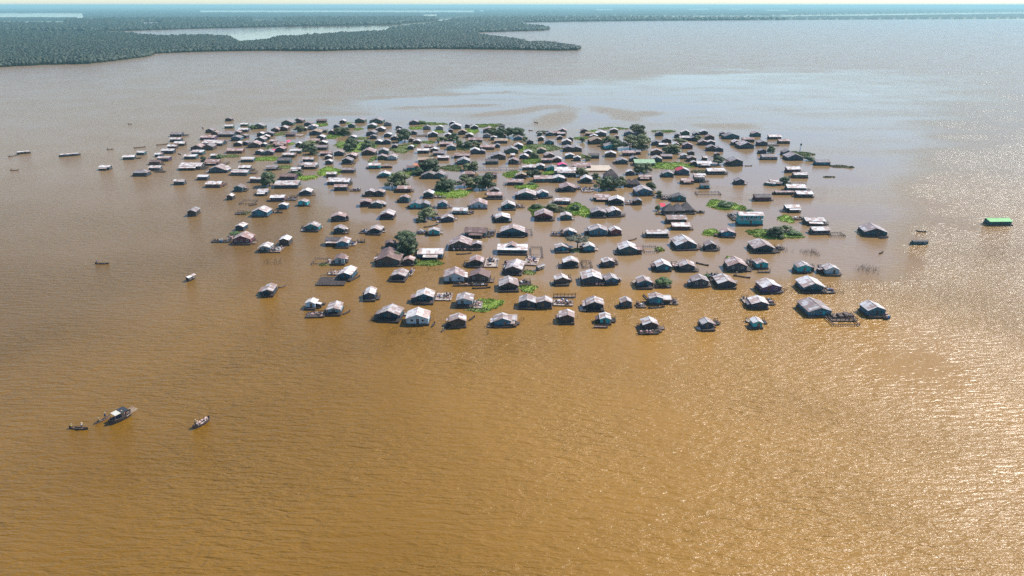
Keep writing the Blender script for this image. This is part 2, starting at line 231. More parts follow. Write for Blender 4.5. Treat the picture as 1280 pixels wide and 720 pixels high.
('G',-32.96,276.48,4.24,3.28,2.0,'q','w','',1,'bright teal hut with a wooden raft and canoe on its left',((-5.17,1.8,5.07,3.87,'d'),(2.36,1.27,2.13,1.93,'w'))),
('G',43.61,276.78,4.55,4.22,2.2,'m','w','',1,'crimson-walled gabled house among blue-grey neighbours',()),
('G',36.33,277.16,7.4,5.65,2.31,'b','w','',2,'dark blue gabled house with white roof, first house left of the crimson-walled house',()),
('G',24.14,275.76,4.02,3.2,1.99,'b','w','',2,'dark blue gabled house with white roof, first house behind the umbrella tree',((-5.08,-0.23,5.29,3.26,'b'),(-3.29,2.86,1.6,3.61,'d'))),
('G',153.31,277.41,8.92,7.97,1.99,'n','w','',2,'isolated navy gabled house with grey-white roof in the glittering right water',()),
('G',0.26,276.12,9.89,5.93,2.24,'b','w','',2,'dark blue gabled house with white roof, second house behind the long dark green house',()),
('L',-15.24,275.59,8.86,4.87,1.99,'t','r','ann',2,'teal long house with rusty roof, first house right of the bright teal hut',((6.2,1.34,3.72,6.04,'b'),)),
('G',90.64,274.69,5.15,4.06,2.0,'b','p','',2,'dark blue gabled house with pinkish roof, first house in front of the two-storey teal building',((-3.73,-0.35,3.69,1.62,'d'),)),
('L',61.09,274.29,8.73,3.93,1.78,'n','w','',2,'long houseboat-like building with broad white roof on the open right lane',()),
('G',-110.02,266.4,7.01,5.94,2.17,'m','p','',2,'maroon house with bright red side wall and dark stockade',((-9.39,0.21,7.71,2.57,'d'),(-5.12,4.61,5.22,2.64,'w'))),
('L',-72.87,263.78,5.08,3.2,2.09,'m','k','',2,'maroon long house with dark roof, first house in front of the turquoise-fronted house',()),
('G',-92.14,263.82,3.83,4.22,2.32,'d','w','',2,'brown gabled house with white roof, second house in front of the turquoise-fronted house',((0.84,1.84,2.05,3.32,'d'),)),
('G',-68.08,262.39,4.6,5.98,1.91,'b','w','',2,'dark blue gabled house with white roof, second house behind the broad dark landing',((3.18,0.9,3.36,4.02,'w'),(6.19,3.57,3.08,1.02,'d'))),
('G',-48.85,260.14,3.78,3.31,1.92,'n','r','',2,'navy gabled house with rusty roof, first house left of the bright teal hut',()),
('G',-13.95,258.62,3.47,3,2.15,'d','w','',2,'brown gabled house with white roof, first house left of the long dark green house',()),
('G',-20.64,260.34,8.58,7.34,1.95,'d','p','',2,'brown gabled house with pinkish roof, first house right of the long patched house',((1.29,-4.41,11.91,0.96,'d'),)),
('G',69.1,260.67,8.14,8.01,2.02,'n','w','',2,'navy gabled house with white roof, second house right of the long white-roofed houseboat',()),
('G',78.84,257.69,4.24,3.54,2.14,'n','w','',2,'navy gabled house with white roof, second house left of the turquoise gabled house at right',((3.06,-0.56,1.2,2.41,'d'),)),
('G',30.32,255.76,4.31,3.54,2.1,'b','w','',2,'dark blue gabled house with white roof, first house right of the umbrella tree',((3.01,0.92,1.79,2.4,'w'),)),
('G',19.55,255.49,4.7,3.57,1.98,'b','w','',2,'dark blue gabled house with white roof, first house left of the umbrella tree',()),
('G',-97.3,255.99,3.81,4.57,2.06,'l','w','',2,'pale blue gabled house with white roof, first house right of the maroon stockade house',((3.67,0.13,5.46,5.98,'b'),)),
('G',-0.25,255.21,5.28,4.2,2.18,'t','p','',2,'teal gabled house with pinkish roof, first house behind the long dark green house',()),
('G',98.97,256.7,8.02,7.77,1.94,'n','w','',2,'navy gabled house with white roof, first house behind the turquoise gabled house at right',((7.62,1.19,3.0,3.15,'d'),)),
('L',0.24,254.15,11.12,5.56,1.94,'n','w','',2,'long dark green house with white roof and a timber pen at its right',()),
('G',45.33,254.15,6.7,6.16,2.14,'t','w','',2,'teal gabled house with white roof, first house in front of the crimson-walled house',()),
('L',-31.38,249.21,9.25,5.09,1.88,'b','w','ann',2,'long blue-grey house patched with white roof sheets behind a green bank',()),
('G',-47.65,248.63,5.62,4.76,1.96,'d','r','',2,'brown gabled house with rusty roof, first house left of the tallest dark tree',()),
('L',-47.89,245.08,4.15,3.2,1.85,'d','r','',2,'brown long house with rusty roof, second house left of the tallest dark tree',()),
('G',-64.73,242.09,3.41,4.78,2.27,'l','r','',2,'pale blue gabled house with rusty roof, first house behind the broad dark landing',((-3.4,0.05,2.84,3.91,'w'),)),
('G',-38.5,240.72,3.59,3.11,2.06,'d','p','',2,'brown gabled house with pinkish roof, first house in front of the tallest dark tree',()),
('G',-46.09,241.97,8.71,7.2,2.22,'d','r','',2,'brown gabled house with rusty roof, third house left of the tallest dark tree',()),
('G',-13.24,239.69,4.86,4.74,2.12,'d','p','',2,'brown gabled house with pinkish roof, second house left of the long dark green house',((5.7,1.89,5.19,9.72,'w'),)),
('G',35.7,238.84,4.02,3.56,2.06,'n','w','',2,'navy gabled house with white roof, second house in front of the umbrella tree',((3.16,2.63,1.6,4.32,'d'),)),
('G',21.77,238.61,5.31,4.4,2.19,'n','w','',2,'navy gabled house with white roof, first house in front of the umbrella tree',()),
('G',92.19,237.12,4.18,3.76,2.14,'q','p','',2,'turquoise gabled house with pinkish roof near the right front rows',((-3.75,2.99,2.82,2.57,'d'),(-1.46,5.02,2.84,4.34,'d'),(-0.52,-5.45,4.55,0.9,'d'))),
('G',64.17,235.12,5.32,4.62,1.95,'n','w','',2,'navy gabled house with white roof, second house behind the round green bush',((-3.63,3.01,2.33,4.22,'d'),)),
('G',55.46,235.16,5.14,4.96,1.99,'b','w','',2,'dark blue gabled house with white roof, first house behind the round green bush',((-2.49,3.64,0.93,5.3,'w'),)),
('G',82.34,235.72,6.68,6.59,2.25,'n','p','',2,'navy gabled house with pinkish roof, first house left of the turquoise gabled house at right',()),
('G',106.04,233.27,4.83,4.2,2.29,'q','w','',2,'bright blue-teal house with small white roof left of a grey-teal house',((4.77,3.53,1.86,1.67,'d'),)),
('G',1.13,233.42,5.7,7.98,2.14,'d','w','',2,'brown gabled house with white roof, first house in front of the long dark green house',((6.47,10.2,5.23,9.86,'w'),(-3.0,5.43,1.87,7.42,'w'))),
('G',115.34,230.98,4.79,3.84,2.11,'l','w','',2,'pale blue gabled house with white roof, second house right of the bright blue-teal house',()),
('G',-58.58,227.14,4.24,6.78,2.32,'b','w','',2,'dark blue gabled house with white roof, first house right of the broad dark landing',((-5.12,3.3,5.44,2.99,'w'),)),
('G',-39.84,226.09,4.89,5.38,1.91,'n','w','',2,'navy gabled house with white roof, second house in front of the tallest dark tree',((3.37,5.02,1.54,6.01,'w'),)),
('G',-11.42,224.81,6.85,5.17,2.1,'d','r','',2,'brown gabled house with rusty roof, second house behind the front-row lawn',()),
('G',-20.38,224.83,6.83,6.15,2.23,'l','p','',2,'pale blue gabled house with pinkish roof, first house in front of the long patched house',((6.07,-5.73,12.15,1.1,'d'),)),
('G',27.81,223.08,6.56,6.37,2.17,'n','w','',2,'navy gabled house with white roof, third house in front of the umbrella tree',()),
('G',17.18,221.35,4.25,3.37,2.06,'d','w','',2,'brown gabled house with white roof, third house right of the front-row lawn',((-2.17,-1.68,2.61,0.92,'d'),(3.41,3.01,1.06,3.81,'d'))),
('G',34.53,221.75,4.16,4.15,1.96,'b','w','',2,'dark blue gabled house with white roof, second house left of the round green bush',((-3.95,-2.42,12.59,0.92,'d'),(3.73,2.6,1.06,2.28,'w'))),
('G',64.88,219.69,5.42,4.13,2.27,'n','w','',2,'navy gabled house with white roof, first house right of the round green bush',()),
('G',45.52,218.83,4.54,4.21,2.17,'b','w','',2,'dark blue gabled house with white roof, first house left of the round green bush',((-2.61,2.93,1.58,1.87,'w'),(6.54,-1.66,5.6,0.9,'d'))),
('G',73.61,219.7,5.82,6.4,1.93,'n','w','',2,'navy gabled house with white roof, second in front of the turquoise gabled house at right',((-2.05,5.88,3.11,5.76,'d'),(-1.84,8.26,4.04,1.96,'d'))),
('G',-1.19,217.22,6.19,5.88,1.96,'d','w','',2,'brown gabled house with white roof, first house behind the front-row lawn',((5.56,3.62,4.37,3.7,'d'),)),
('G',102.14,216.25,7.21,7.01,2.03,'b','w','',2,'dark blue gabled house with white roof, first house in front of the bright blue-teal house',((5.85,-2.16,2.55,4.39,'d'),)),
('G',87.11,214.93,6.13,5.66,2.33,'p','w','',2,'purple gabled house with white roof, first in front of the turquoise gabled house at right',((-1.95,0.79,1.28,1.96,'w'),)),
('G',-81.6,211.95,3.22,5.47,2.06,'n','w','',2,'narrow dark house with long white roof alone in the left water',()),
('G',-46.91,208.77,3.09,4.94,2.23,'n','w','',2,'navy gabled house with white roof, second house right of the broad dark landing',()),
('G',-28.5,206.3,5.5,4.71,2.31,'b','w','',2,'dark blue gabled house with white roof, first house behind the pale three-window house',((5.88,2.55,5.41,5.89,'w'),(-0.69,-3.36,4.07,0.9,'d'))),
('G',46.88,204.41,4.3,3.33,2.24,'b','w','',2,'dark blue gabled house with white roof, second house in front of the round green bush',((-5.11,-2.75,3.11,3.14,'b'),(5.95,0.02,2.7,3.93,'b'))),
('G',-15.23,203.22,5.02,4.92,2.35,'l','w','',2,'pale blue gabled house with white roof, first house left of the front-row lawn',((4.29,-1.02,2.84,5.58,'w'),)),
('G',36.76,201.84,3.27,3,1.96,'n','w','',2,'navy gabled house with white roof, third house in front of the round green bush',()),
('G',5.02,202.17,5.0,4.4,2.09,'n','w','',2,'navy gabled house with white roof, first house right of the front-row lawn',()),
('G',10.42,201.36,4.59,3.55,2.19,'n','w','',2,'navy gabled house with white roof, second house right of the front-row lawn',((6.29,2.32,6.52,4.03,'w'),)),
('G',-64.46,201.08,3.07,3,1.93,'l','w','',2,'pale blue gabled house with white roof, first house right of the narrow lone dark house',((2.95,1.86,2.03,1.12,'d'),)),
('G',79.27,201.48,5.1,4.65,1.93,'n','w','',2,'navy gabled house with white roof, second house left of the wrecked timber pen',((-2.52,3.91,2.04,4.58,'w'),(5.18,3.27,1.53,4.05,'d'),(5.17,1.05,2.27,0.9,'d'))),
('G',26.55,200.26,5.16,4.53,2.15,'n','w','',2,'navy gabled house with white roof, fifth house left of the round green bush',()),
('G',-56.04,197.23,4.01,5.21,1.94,'l','w','',2,'pale blue gabled house with white roof, second house in front of the broad dark landing',((-5.44,-2.77,5.88,3.73,'d'),)),
('G',95.8,197.47,7.29,8.02,1.9,'b','w','',2,'dark blue gabled house with white roof, first house left of the wrecked timber pen',()),
('G',113.5,195.94,5.63,4.97,2.28,'b','w','',2,'dark blue gabled house with white roof, first house right of the wrecked timber pen',((2.57,-3.15,1.66,3.14,'d'),(-0.28,-3.46,4.98,0.9,'d'))),
('G',-37.49,192.93,6.32,5.05,2.28,'n','w','',2,'navy gabled house with white roof, first house left of the pale three-window house',((4.17,1.98,2.36,1.5,'w'),)),
('G',16.82,190.57,4.27,3.92,2.18,'d','w','',2,'brown gabled house with white roof, fourth house right of the front-row lawn',((-2.37,2.95,1.17,2.96,'w'),)),
('G',28.45,189.56,2.98,3.58,1.93,'q','w','',2,'turquoise gabled house with white roof, fifth house in front of the round green bush',((-1.49,-3.71,4.15,0.91,'r'),(2.71,1.17,1.53,3.18,'d'))),
('G',-28.74,190.02,6.6,5.28,2.27,'l','w','',2,'largest front-row house, pale blue-grey with three square windows',()),
('L',0.0,188.98,2.44,3.2,1.82,'d','w','',2,'brown long house with white roof, second house in front of the front-row lawn',()),
('G',-2.84,188.23,5.06,3.81,1.9,'b','w','',2,'dark blue gabled house with white roof, first house in front of the front-row lawn',()),
('G',-16.41,187.47,4.59,3.67,2.31,'d','w','',2,'brown gabled house with white roof, first house right of the pale three-window house',()),
('G',73.81,186.46,2.66,3,1.97,'q','w','',2,'turquoise gabled house with white roof, third house left of the wrecked timber pen',((-1.12,3.41,1.43,1.78,'w'),(3.71,2.87,0.95,2.66,'d'))),
('G',58.52,185.75,3.34,3,1.95,'n','w','',2,'navy gabled house with white roof, sixth house in front of the round green bush',((4.13,3.01,1.51,2.81,'d'),(-0.92,3.01,0.84,2.34,'d'))),
('G',41.3,185.49,4.32,3.6,2.02,'d','w','',2,'brown gabled house with white roof, fourth house in front of the round green bush',((-0.79,-3.83,6.11,1.61,'d'),(-3.16,-1.02,0.83,4.51,'b'),(2.82,-1.02,0.83,4.51,'b'))),
]
FAR_HOUSES=[
('G',28.03,422.57,5.26,4.74,2.04,'d','w'),
('G',16.77,401.83,5.0,4.91,2.3,'t','w'),
('G',5.06,379.99,4.72,4.66,1.97,'d','w'),
('L',104.0,471.83,5.93,3.26,1.83,'n','w'),
('G',137.89,456.9,5.7,5.45,2.0,'n','g'),
('G',181.07,512.82,6.42,6.15,2.3,'t','p'),
('G',156.32,478.53,5.98,5.8,2.2,'d','w'),
('G',-109.33,316.92,3.92,3.08,2.06,'b','w'),
('G',-117.38,283.85,3.48,4.18,2.03,'n','w'),
('G',-147.74,306.26,3.71,5.56,2.34,'d','g'),
('G',67.72,387.04,4.67,3.54,2.04,'n','w'),
('L',-223.8,548.14,6.51,3.58,2.02,'e','w'),
('G',-189.26,474.99,5.59,5.07,2.03,'d','w'),
('G',4.32,497.99,5.87,5.82,1.94,'b','g'),
('G',76.06,424.87,4.99,4.24,2.08,'n','g'),
('G',10.29,444.08,5.21,5.15,2.18,'n','w'),
('G',7.68,432.61,5.08,4.01,1.93,'n','w'),
('G',129.97,518.85,6.12,5.59,2.33,'e','w'),
('G',143.55,499.88,5.9,4.65,2.28,'d','p'),
('G',138.39,478.32,5.64,4.46,2.29,'n','w'),
('G',109.77,487.75,5.75,4.68,2.08,'d','g'),
('G',112.09,424.7,4.98,4.62,2.31,'d','p'),
('G',61.28,324.53,3.77,3.75,2.17,'d','g'),
('L',-241.4,444.3,5.09,3.2,1.86,'t','w'),
('G',-164.42,561.44,6.44,6.03,2.04,'n','g'),
('G',-182.09,532.58,6.1,4.67,2.0,'d','p'),
('G',-138.05,498.0,5.69,4.85,2.32,'n','w'),
('G',-130.95,475.91,5.43,4.21,2.34,'d','w'),
('L',36.68,514.51,5.92,3.25,1.95,'n','p'),
('L',57.91,514.51,5.92,3.25,2.08,'d','t'),
('N',62.76,360.42,4.69,3.75,1.8,'t','h'),
('L',49.31,253.11,2.82,3.2,2.08,'d','p'),
('G',-230.5,528.12,5.86,4.65,1.95,'d','g'),
('G',144.39,520.76,5.77,5.14,2.21,'n','w'),
('L',50.34,204.89,2.4,3.2,1.83,'d','w'),
('G',-115.49,499.58,5.35,4.06,2.01,'n','w'),
('G',-87.77,481.42,5.15,4.21,2.32,'n','g'),
('G',-31.39,507.67,5.44,5.12,2.14,'d','w'),
('G',-18.52,506.69,5.43,4.19,2.14,'g','g'),
('G',-51.51,454.01,4.85,3.85,1.97,'d','w'),
('G',-19.95,448.14,4.78,4.43,1.9,'n','g'),
('G',4.48,464.43,4.96,4.3,2.31,'n','g'),
('G',59.74,502.14,5.38,4.19,2.19,'d','w'),
('G',77.85,528.36,5.67,5.13,2.27,'d','w'),
('L',-226.87,438.37,4.37,3.2,1.86,'n','w'),
('G',-221.3,514.95,5.15,4.14,2.32,'d','p'),
('L',-215.47,558.19,5.63,3.2,1.82,'e','w'),
('G',-206.19,518.48,5.19,4.84,2.28,'d','p'),
('G',-185.49,477.73,4.76,4.21,2.11,'n','g'),
('L',-168.27,484.65,4.86,3.2,1.82,'d','w'),
('G',-146.77,473.08,4.71,3.96,2.03,'d','w'),
('G',-136.11,522.94,5.24,4.11,1.92,'d','p'),
('G',-100.41,560.69,5.63,4.52,2.29,'g','g'),
('G',-91.85,510.1,5.1,4.84,2.19,'n','w'),
('G',-84.77,497.45,4.97,4.74,2.14,'n','w'),
('G',-93.37,481.51,4.8,4.39,2.21,'n','w'),
('G',-66.68,542.54,5.44,4.09,2.32,'g','g'),
('G',-56.9,542.54,5.44,4.1,2.29,'g','w'),
('G',-29.53,542.76,5.44,4.53,2.3,'n','w'),
('G',-85.1,498.44,4.98,3.77,1.92,'n','g'),
('G',-46.99,507.56,5.07,4.9,2.17,'d','w'),
('G',-66.79,482.58,4.81,3.75,2.18,'d','w'),
('G',28.12,514.9,5.15,4.04,1.94,'t','g'),
('G',12.59,481.12,4.8,3.62,2.33,'n','g'),
('G',40.8,426.28,4.23,3.36,2.14,'n','w'),
('G',109.85,514.48,5.15,4.23,2.3,'n','g'),
('G',130.57,494.82,4.94,4.39,2.13,'n','g'),
('G',99.9,477.82,4.76,4.38,2.29,'n','g'),
('G',112.19,470.4,4.69,3.97,2.09,'n','w'),
('G',164.15,448.45,4.46,3.43,2.22,'n','g'),
('G',-186.52,512.79,4.94,4.0,2.05,'n','w'),
('G',-178.39,499.94,4.81,4.77,2.25,'d','w'),
('G',-164.98,445.59,4.27,3.38,2.25,'n','w'),
('G',-116.1,430.71,4.12,3.24,1.92,'d','w'),
('G',-112.07,416.18,3.97,3.46,2.01,'n','w'),
('G',-127.66,551.48,5.34,4.31,2.29,'e','g'),
('G',93.39,514.47,4.96,4.22,2.17,'n','g'),
('L',-189.38,433.73,3.85,3.2,2.06,'e','w'),
('L',-143.98,528.5,4.75,3.2,2.08,'e','g'),
('G',-101.02,501.91,4.47,3.73,2.2,'n','g'),
('G',54.98,527.86,4.72,4.12,2.16,'d','g'),
('G',109.11,432.43,3.81,3.65,2.35,'g','w'),
('G',-238.1,585.26,5.15,4.89,1.99,'d','g'),
('G',-196.24,505.72,4.41,4.28,1.94,'n','g'),
('G',-140.97,333.63,2.82,3,2.18,'d','w'),
('G',116.58,444.85,3.77,3.5,1.98,'d','g'),
('G',-139.15,549.37,4.53,3.67,1.99,'n','g'),
('G',-139.44,572.7,4.73,4.64,2.15,'d','w'),
('G',-88.68,542.26,4.46,3.53,2.19,'n','g'),
('G',-73.98,520.04,4.27,3.7,2.14,'n','g'),
('G',-13.24,496.8,4.06,3.44,2.25,'d','w'),
('G',-71.71,489.74,4.0,3.89,2.13,'d','p'),
('G',-68.41,462.35,3.76,3.61,2.09,'n','w'),
('G',-79.8,466.7,3.8,3.61,1.98,'d','g'),
('G',20.8,494.23,4.04,3.21,2.31,'d','w'),
('G',136.45,511.78,4.19,4.07,2.22,'n','g'),
('G',110.27,411.83,3.32,3.18,2.16,'d','w'),
('L',122.25,410.8,3.33,3.2,1.74,'l','g'),
('G',-48.64,563.63,4.45,4.21,2.3,'n','w'),
('L',-8.1,547.95,4.34,3.2,2.01,'n','k'),
('G',121.82,507.46,3.97,3.68,2.23,'n','g'),
('L',113.25,232.65,2.4,3.2,1.81,'m','k'),
('G',-86.03,528.03,3.77,3.36,2.24,'d','w'),
('G',-9.99,468.7,3.31,3.21,1.99,'n','g'),
('G',34.57,499.05,3.54,3,2.08,'d','w'),
('G',41.88,494.35,3.51,3.45,1.98,'n','g'),
('G',156.82,513.87,3.66,3.03,2.3,'n','g'),
('G',97.48,492.18,3.31,3,2.35,'t','g'),
('G',-170.56,471.7,2.99,3,2.1,'n','w'),
('G',-46.93,527.85,3.39,3,2.26,'d','g'),
('G',-35.44,550.82,3.55,3,2.2,'n','g'),
('G',20.67,514.38,3.29,3,2.2,'e','g'),
('G',76.18,502.05,3.2,3,2.0,'d','p'),
('L',82.41,445.5,2.82,3.2,2.06,'d','g'),
('G',27.08,521.85,3.15,3,2.26,'n','g'),
('L',0.48,436.04,2.4,3.2,1.82,'d','w'),
('L',121.07,427.69,2.4,3.2,1.95,'d','w'),
('G',-160.31,536.25,2.48,3,2.3,'d','w'),
('G',-5.69,506.1,2.4,3,2.01,'d','w'),
]
TREES=[
('b', -186.36, 433.44, 4.37, 2.61, 'low green bush, first tree behind the red-walled house with pinkish roof'),
('d', -189.49, 417.15, 3.07, 3.61, 'dark round tree, first tree left of the red-walled house with pinkish roof'),
('b', -204.29, 544.59, 5.89, 2.75, 'low green bush, first tree left of the purple-walled house'),
('o', -163.36, 532.31, 6.91, 3.76, 'olive leafy tree, first tree right of the purple-walled house'),
('o', -137.96, 457.26, 7.5, 4.84, 'olive leafy tree, first tree right of the house with a pink awning'),
('d', -130.04, 444.89, 7.31, 4.19, 'dark round tree, first tree behind the wide left grass mat'),
('o', -138.17, 470.54, 8.55, 3.2, 'olive leafy tree, first tree in front of the purple-walled house'),
('d', -130.51, 360.25, 7.49, 6.35, 'round dark tree standing in the water beside the big left building'),
('b', -122.08, 384.39, 4.27, 2.29, 'low green bush, first tree behind the large building by the round tree'),
('o', -128.97, 519.12, 8.44, 4.2, 'olive leafy tree, second tree behind the grass mound with two bushes'),
('o', -123.69, 515.9, 6.53, 4.79, 'olive leafy tree, first tree behind the grass mound with two bushes'),
('d', -107.58, 459.09, 9.35, 6.11, 'dark round tree, first tree in front of the grass mound with two bushes'),
('d', -97.39, 462.82, 7.58, 4.9, 'dark round tree, first tree right of the grass mound with two bushes'),
('b', -73.7, 567.76, 6.12, 2.85, 'low green bush, first tree behind the tall dark round tree'),
('d', -76.39, 489.07, 9.04, 6.96, 'tall dark round tree among the far left-centre houses'),
('d', -41.27, 487.0, 6.89, 5.29, 'dark round tree, second tree right of the tall dark round tree'),
('o', -49.8, 488.54, 7.27, 2.98, 'olive leafy tree, first tree right of the tall dark round tree'),
('o', -14.04, 510.93, 7.39, 5.18, 'olive leafy tree, first tree in front of the far grass mat'),
('d', -8.0, 508.62, 8.28, 5.67, 'dark round tree, second tree behind the far reddish-brown house'),
('d', 3.94, 506.6, 10.07, 5.65, 'dark round tree, first tree right of the far reddish-brown house'),
('o', -2.77, 510.37, 5.54, 5.18, 'olive leafy tree, third tree in front of the far grass mat'),
('o', -35.65, 469.52, 5.13, 4.01, 'olive leafy tree, third tree left of the far reddish-brown house'),
('d', -29.91, 466.68, 5.95, 3.58, 'dark round tree, second tree left of the far reddish-brown house'),
('o', -24.8, 469.77, 5.99, 3.2, 'olive leafy tree, first tree left of the far reddish-brown house'),
('d', -52.13, 391.51, 7.22, 4.77, 'dark round tree, first tree in front of the vivid orange roof'),
('d', -46.9, 390.36, 8.63, 6.79, 'dark round tree, first tree right of the spreading olive tree'),
('d', -52.98, 386.37, 5.71, 3.04, 'dark round tree, first tree in front of the orange-roofed teal house'),
('o', -26.47, 396.54, 5.85, 3.45, 'olive leafy tree, first tree right of the vivid orange roof'),
('o', -22.41, 395.67, 5.11, 4.82, 'olive leafy tree, first tree left of the grass mat by the footbridge'),
('o', -25.5, 358.99, 6.01, 5.19, 'olive leafy tree, first tree right of the central lawn island'),
('o', -22.24, 359.95, 4.69, 3.81, 'olive leafy tree, second tree right of the central lawn island'),
('d', -17.25, 353.83, 6.59, 5.63, 'dark round tree, first tree behind the pale teal arched house'),
('d', -12.64, 353.83, 6.59, 6.88, 'dark round tree, second tree behind the pale teal arched house'),
('d', -36.76, 351.01, 5.89, 3.73, 'dark round tree, first tree left of the central lawn island'),
('d', -33.38, 349.71, 5.87, 4.34, 'dark round tree, first tree behind the central lawn island'),
('o', -64.0, 357.84, 6.65, 4.73, 'olive leafy tree, first tree left of the spreading olive tree'),
('o', -59.47, 357.09, 8.62, 6.92, 'spreading olive tree beside the bright turquoise house'),
('o', 9.53, 489.88, 3.74, 2.91, 'olive leafy tree, first tree left of the wide olive grass mat'),
('o', 49.98, 487.42, 3.54, 2.82, 'olive leafy tree, first tree left of the teal house under olive trees'),
('o', 93.43, 521.81, 8.48, 5.63, 'olive leafy tree, second tree behind the big olive tree clump'),
('o', 96.73, 515.9, 6.53, 6.1, 'olive leafy tree, first tree behind the big olive tree clump'),
('o', 79.99, 462.54, 10.92, 7.25, 'olive leafy tree, first tree left of the big olive tree clump'),
('o', 87.56, 462.03, 9.24, 7.88, 'biggest clump of olive trees at the far right of the village'),
('o', 66.73, 472.78, 8.59, 5.63, 'olive leafy tree, first tree behind the teal house under olive trees'),
('d', 70.21, 463.69, 7.6, 5.06, 'dark round tree, first tree right of the teal house under olive trees'),
('o', 47.52, 426.52, 3.91, 2.58, 'olive leafy tree, first tree behind the tiled red house'),
('o', 14.42, 432.41, 4.75, 3.43, 'olive leafy tree, first tree in front of the wide olive grass mat'),
('d', 9.71, 382.86, 4.25, 2.68, 'dark round tree, first tree right of the grass mat by the footbridge'),
('d', 13.61, 383.28, 5.67, 2.95, 'dark round tree, first tree left of the white barrel-roofed hall'),
('o', 39.84, 383.33, 5.81, 4.02, 'olive leafy tree, first tree in front of the tiled red house'),
('o', 45.9, 353.24, 4.61, 4.69, 'olive leafy tree, first tree behind the bushy green island'),
('d', 50.67, 352.71, 7.22, 5.61, 'dark round tree, third tree in front of the tall pyramid-roofed hut'),
('d', 54.13, 353.24, 4.61, 4.38, 'dark round tree, second tree in front of the tall pyramid-roofed hut'),
('o', 58.41, 359.99, 4.82, 4.19, 'olive leafy tree, first tree in front of the tall pyramid-roofed hut'),
('o', 46.95, 376.83, 4.19, 2.64, 'olive leafy tree, first tree left of the tall pyramid-roofed hut'),
('d', 73.51, 389.5, 5.75, 4.76, 'dark round tree, first tree right of the tall pyramid-roofed hut'),
('o', 78.41, 392.67, 5.8, 4.52, 'olive leafy tree, first tree in front of the pale-green-roofed building'),
('d', 72.75, 352.49, 4.73, 3.25, 'dark round tree, first tree behind the asymmetric blue house'),
('o', 133.34, 492.78, 5.37, 3.18, 'olive leafy tree, second tree behind the far purple house'),
('o', 117.67, 481.67, 7.87, 2.62, 'olive leafy tree, first tree behind the far purple house'),
('o', 106.15, 449.44, 9.01, 4.3, 'olive leafy tree, first tree left of the far purple house'),
('o', 103.83, 458.63, 5.02, 2.35, 'olive leafy tree, first tree right of the big olive tree clump'),
('d', 126.1, 414.79, 7.01, 3.87, 'dark round tree, first tree right of the long blue-grey house'),
('d', 171.24, 452.33, 4.96, 3.41, 'dark round tree, first tree right of the far purple house'),
('b', 186.34, 426.24, 5.47, 2.65, 'low green bush, first tree left of the striped-roof raft house'),
('b', -116.73, 274.42, 4.2, 1.83, 'low green bush, first tree behind the maroon stockade house'),
('d', -36.53, 354.16, 5.93, 5.01, 'dark round tree, second tree left of the central lawn island'),
('d', -32.69, 355.49, 5.95, 3.89, 'dark round tree, second tree behind the central lawn island'),
('o', -38.41, 298.99, 6.79, 4.35, 'bushy olive tree on a dark clump left of the narrow walkway'),
('d', -41.16, 295.07, 3.36, 2.16, 'dark round tree, first tree left of the bushy olive tree'),
('b', 11.94, 316.63, 4.18, 2.28, 'low green bush, second tree behind the maroon-fronted house'),
('b', 30.16, 313.41, 4.14, 2.83, 'low green bush, first tree left of the bushy green island'),
('o', 18.92, 313.77, 5.32, 2.55, 'olive leafy tree, first tree behind the maroon-fronted house'),
('b', 10.15, 363.4, 3.38, 1.41, 'low green bush, first tree in front of the grass mat by the footbridge'),
('d', 72.88, 352.37, 4.34, 3.25, 'dark round tree, second tree behind the asymmetric blue house'),
('o', 74.47, 336.91, 3.16, 2.77, 'olive leafy tree, first tree right of the asymmetric blue house'),
('b', 69.13, 312.81, 2.13, 2.83, 'low green bush, first tree in front of the asymmetric blue house'),
('d', 147.99, 364.05, 5.55, 3.33, 'dark round tree, first tree behind the dark maroon house'),
('b', 103.29, 319.98, 6.61, 2.3, 'low green bush, first tree in front of the grass island left of the teal building'),
('b', 111.82, 310.07, 3.52, 1.46, 'low green bush, first tree behind the two-storey teal building'),
('o', 117.5, 280.05, 4.81, 2.38, 'olive leafy tree, first tree right of the large right grass island'),
('d', 110.24, 272.72, 5.74, 3.54, 'dark round tree, first tree in front of the large right grass island'),
('b', 119.6, 275.76, 4.75, 1.74, 'low green bush, first tree left of the navy house with stake pen'),
('d', -41.58, 250.81, 5.82, 5.21, 'dark round tree, first tree left of the tallest dark tree'),
('d', -39.11, 248.82, 6.25, 6.12, 'tallest dark tree, rising above brown roofs left of centre'),
('d', -42.58, 261.66, 7.53, 4.89, 'dark round tree, first tree behind the tallest dark tree'),
('d', -43.99, 243.94, 3.79, 2.79, 'dark round tree, second tree left of the tallest dark tree'),
('b', -36.76, 240.8, 2.35, 2.31, 'low green bush, first tree in front of the tallest dark tree'),
('u', 26.09, 258.38, 6.71, 3.88, 'flat-topped umbrella tree between two blue gabled houses'),
('b', 52.44, 219.32, 4.54, 2.84, 'round green bush on a timber raft in the front right rows'),
('b', 69.34, 226.2, 2.22, 1.76, 'low green bush, first tree right of the round green bush'),
]
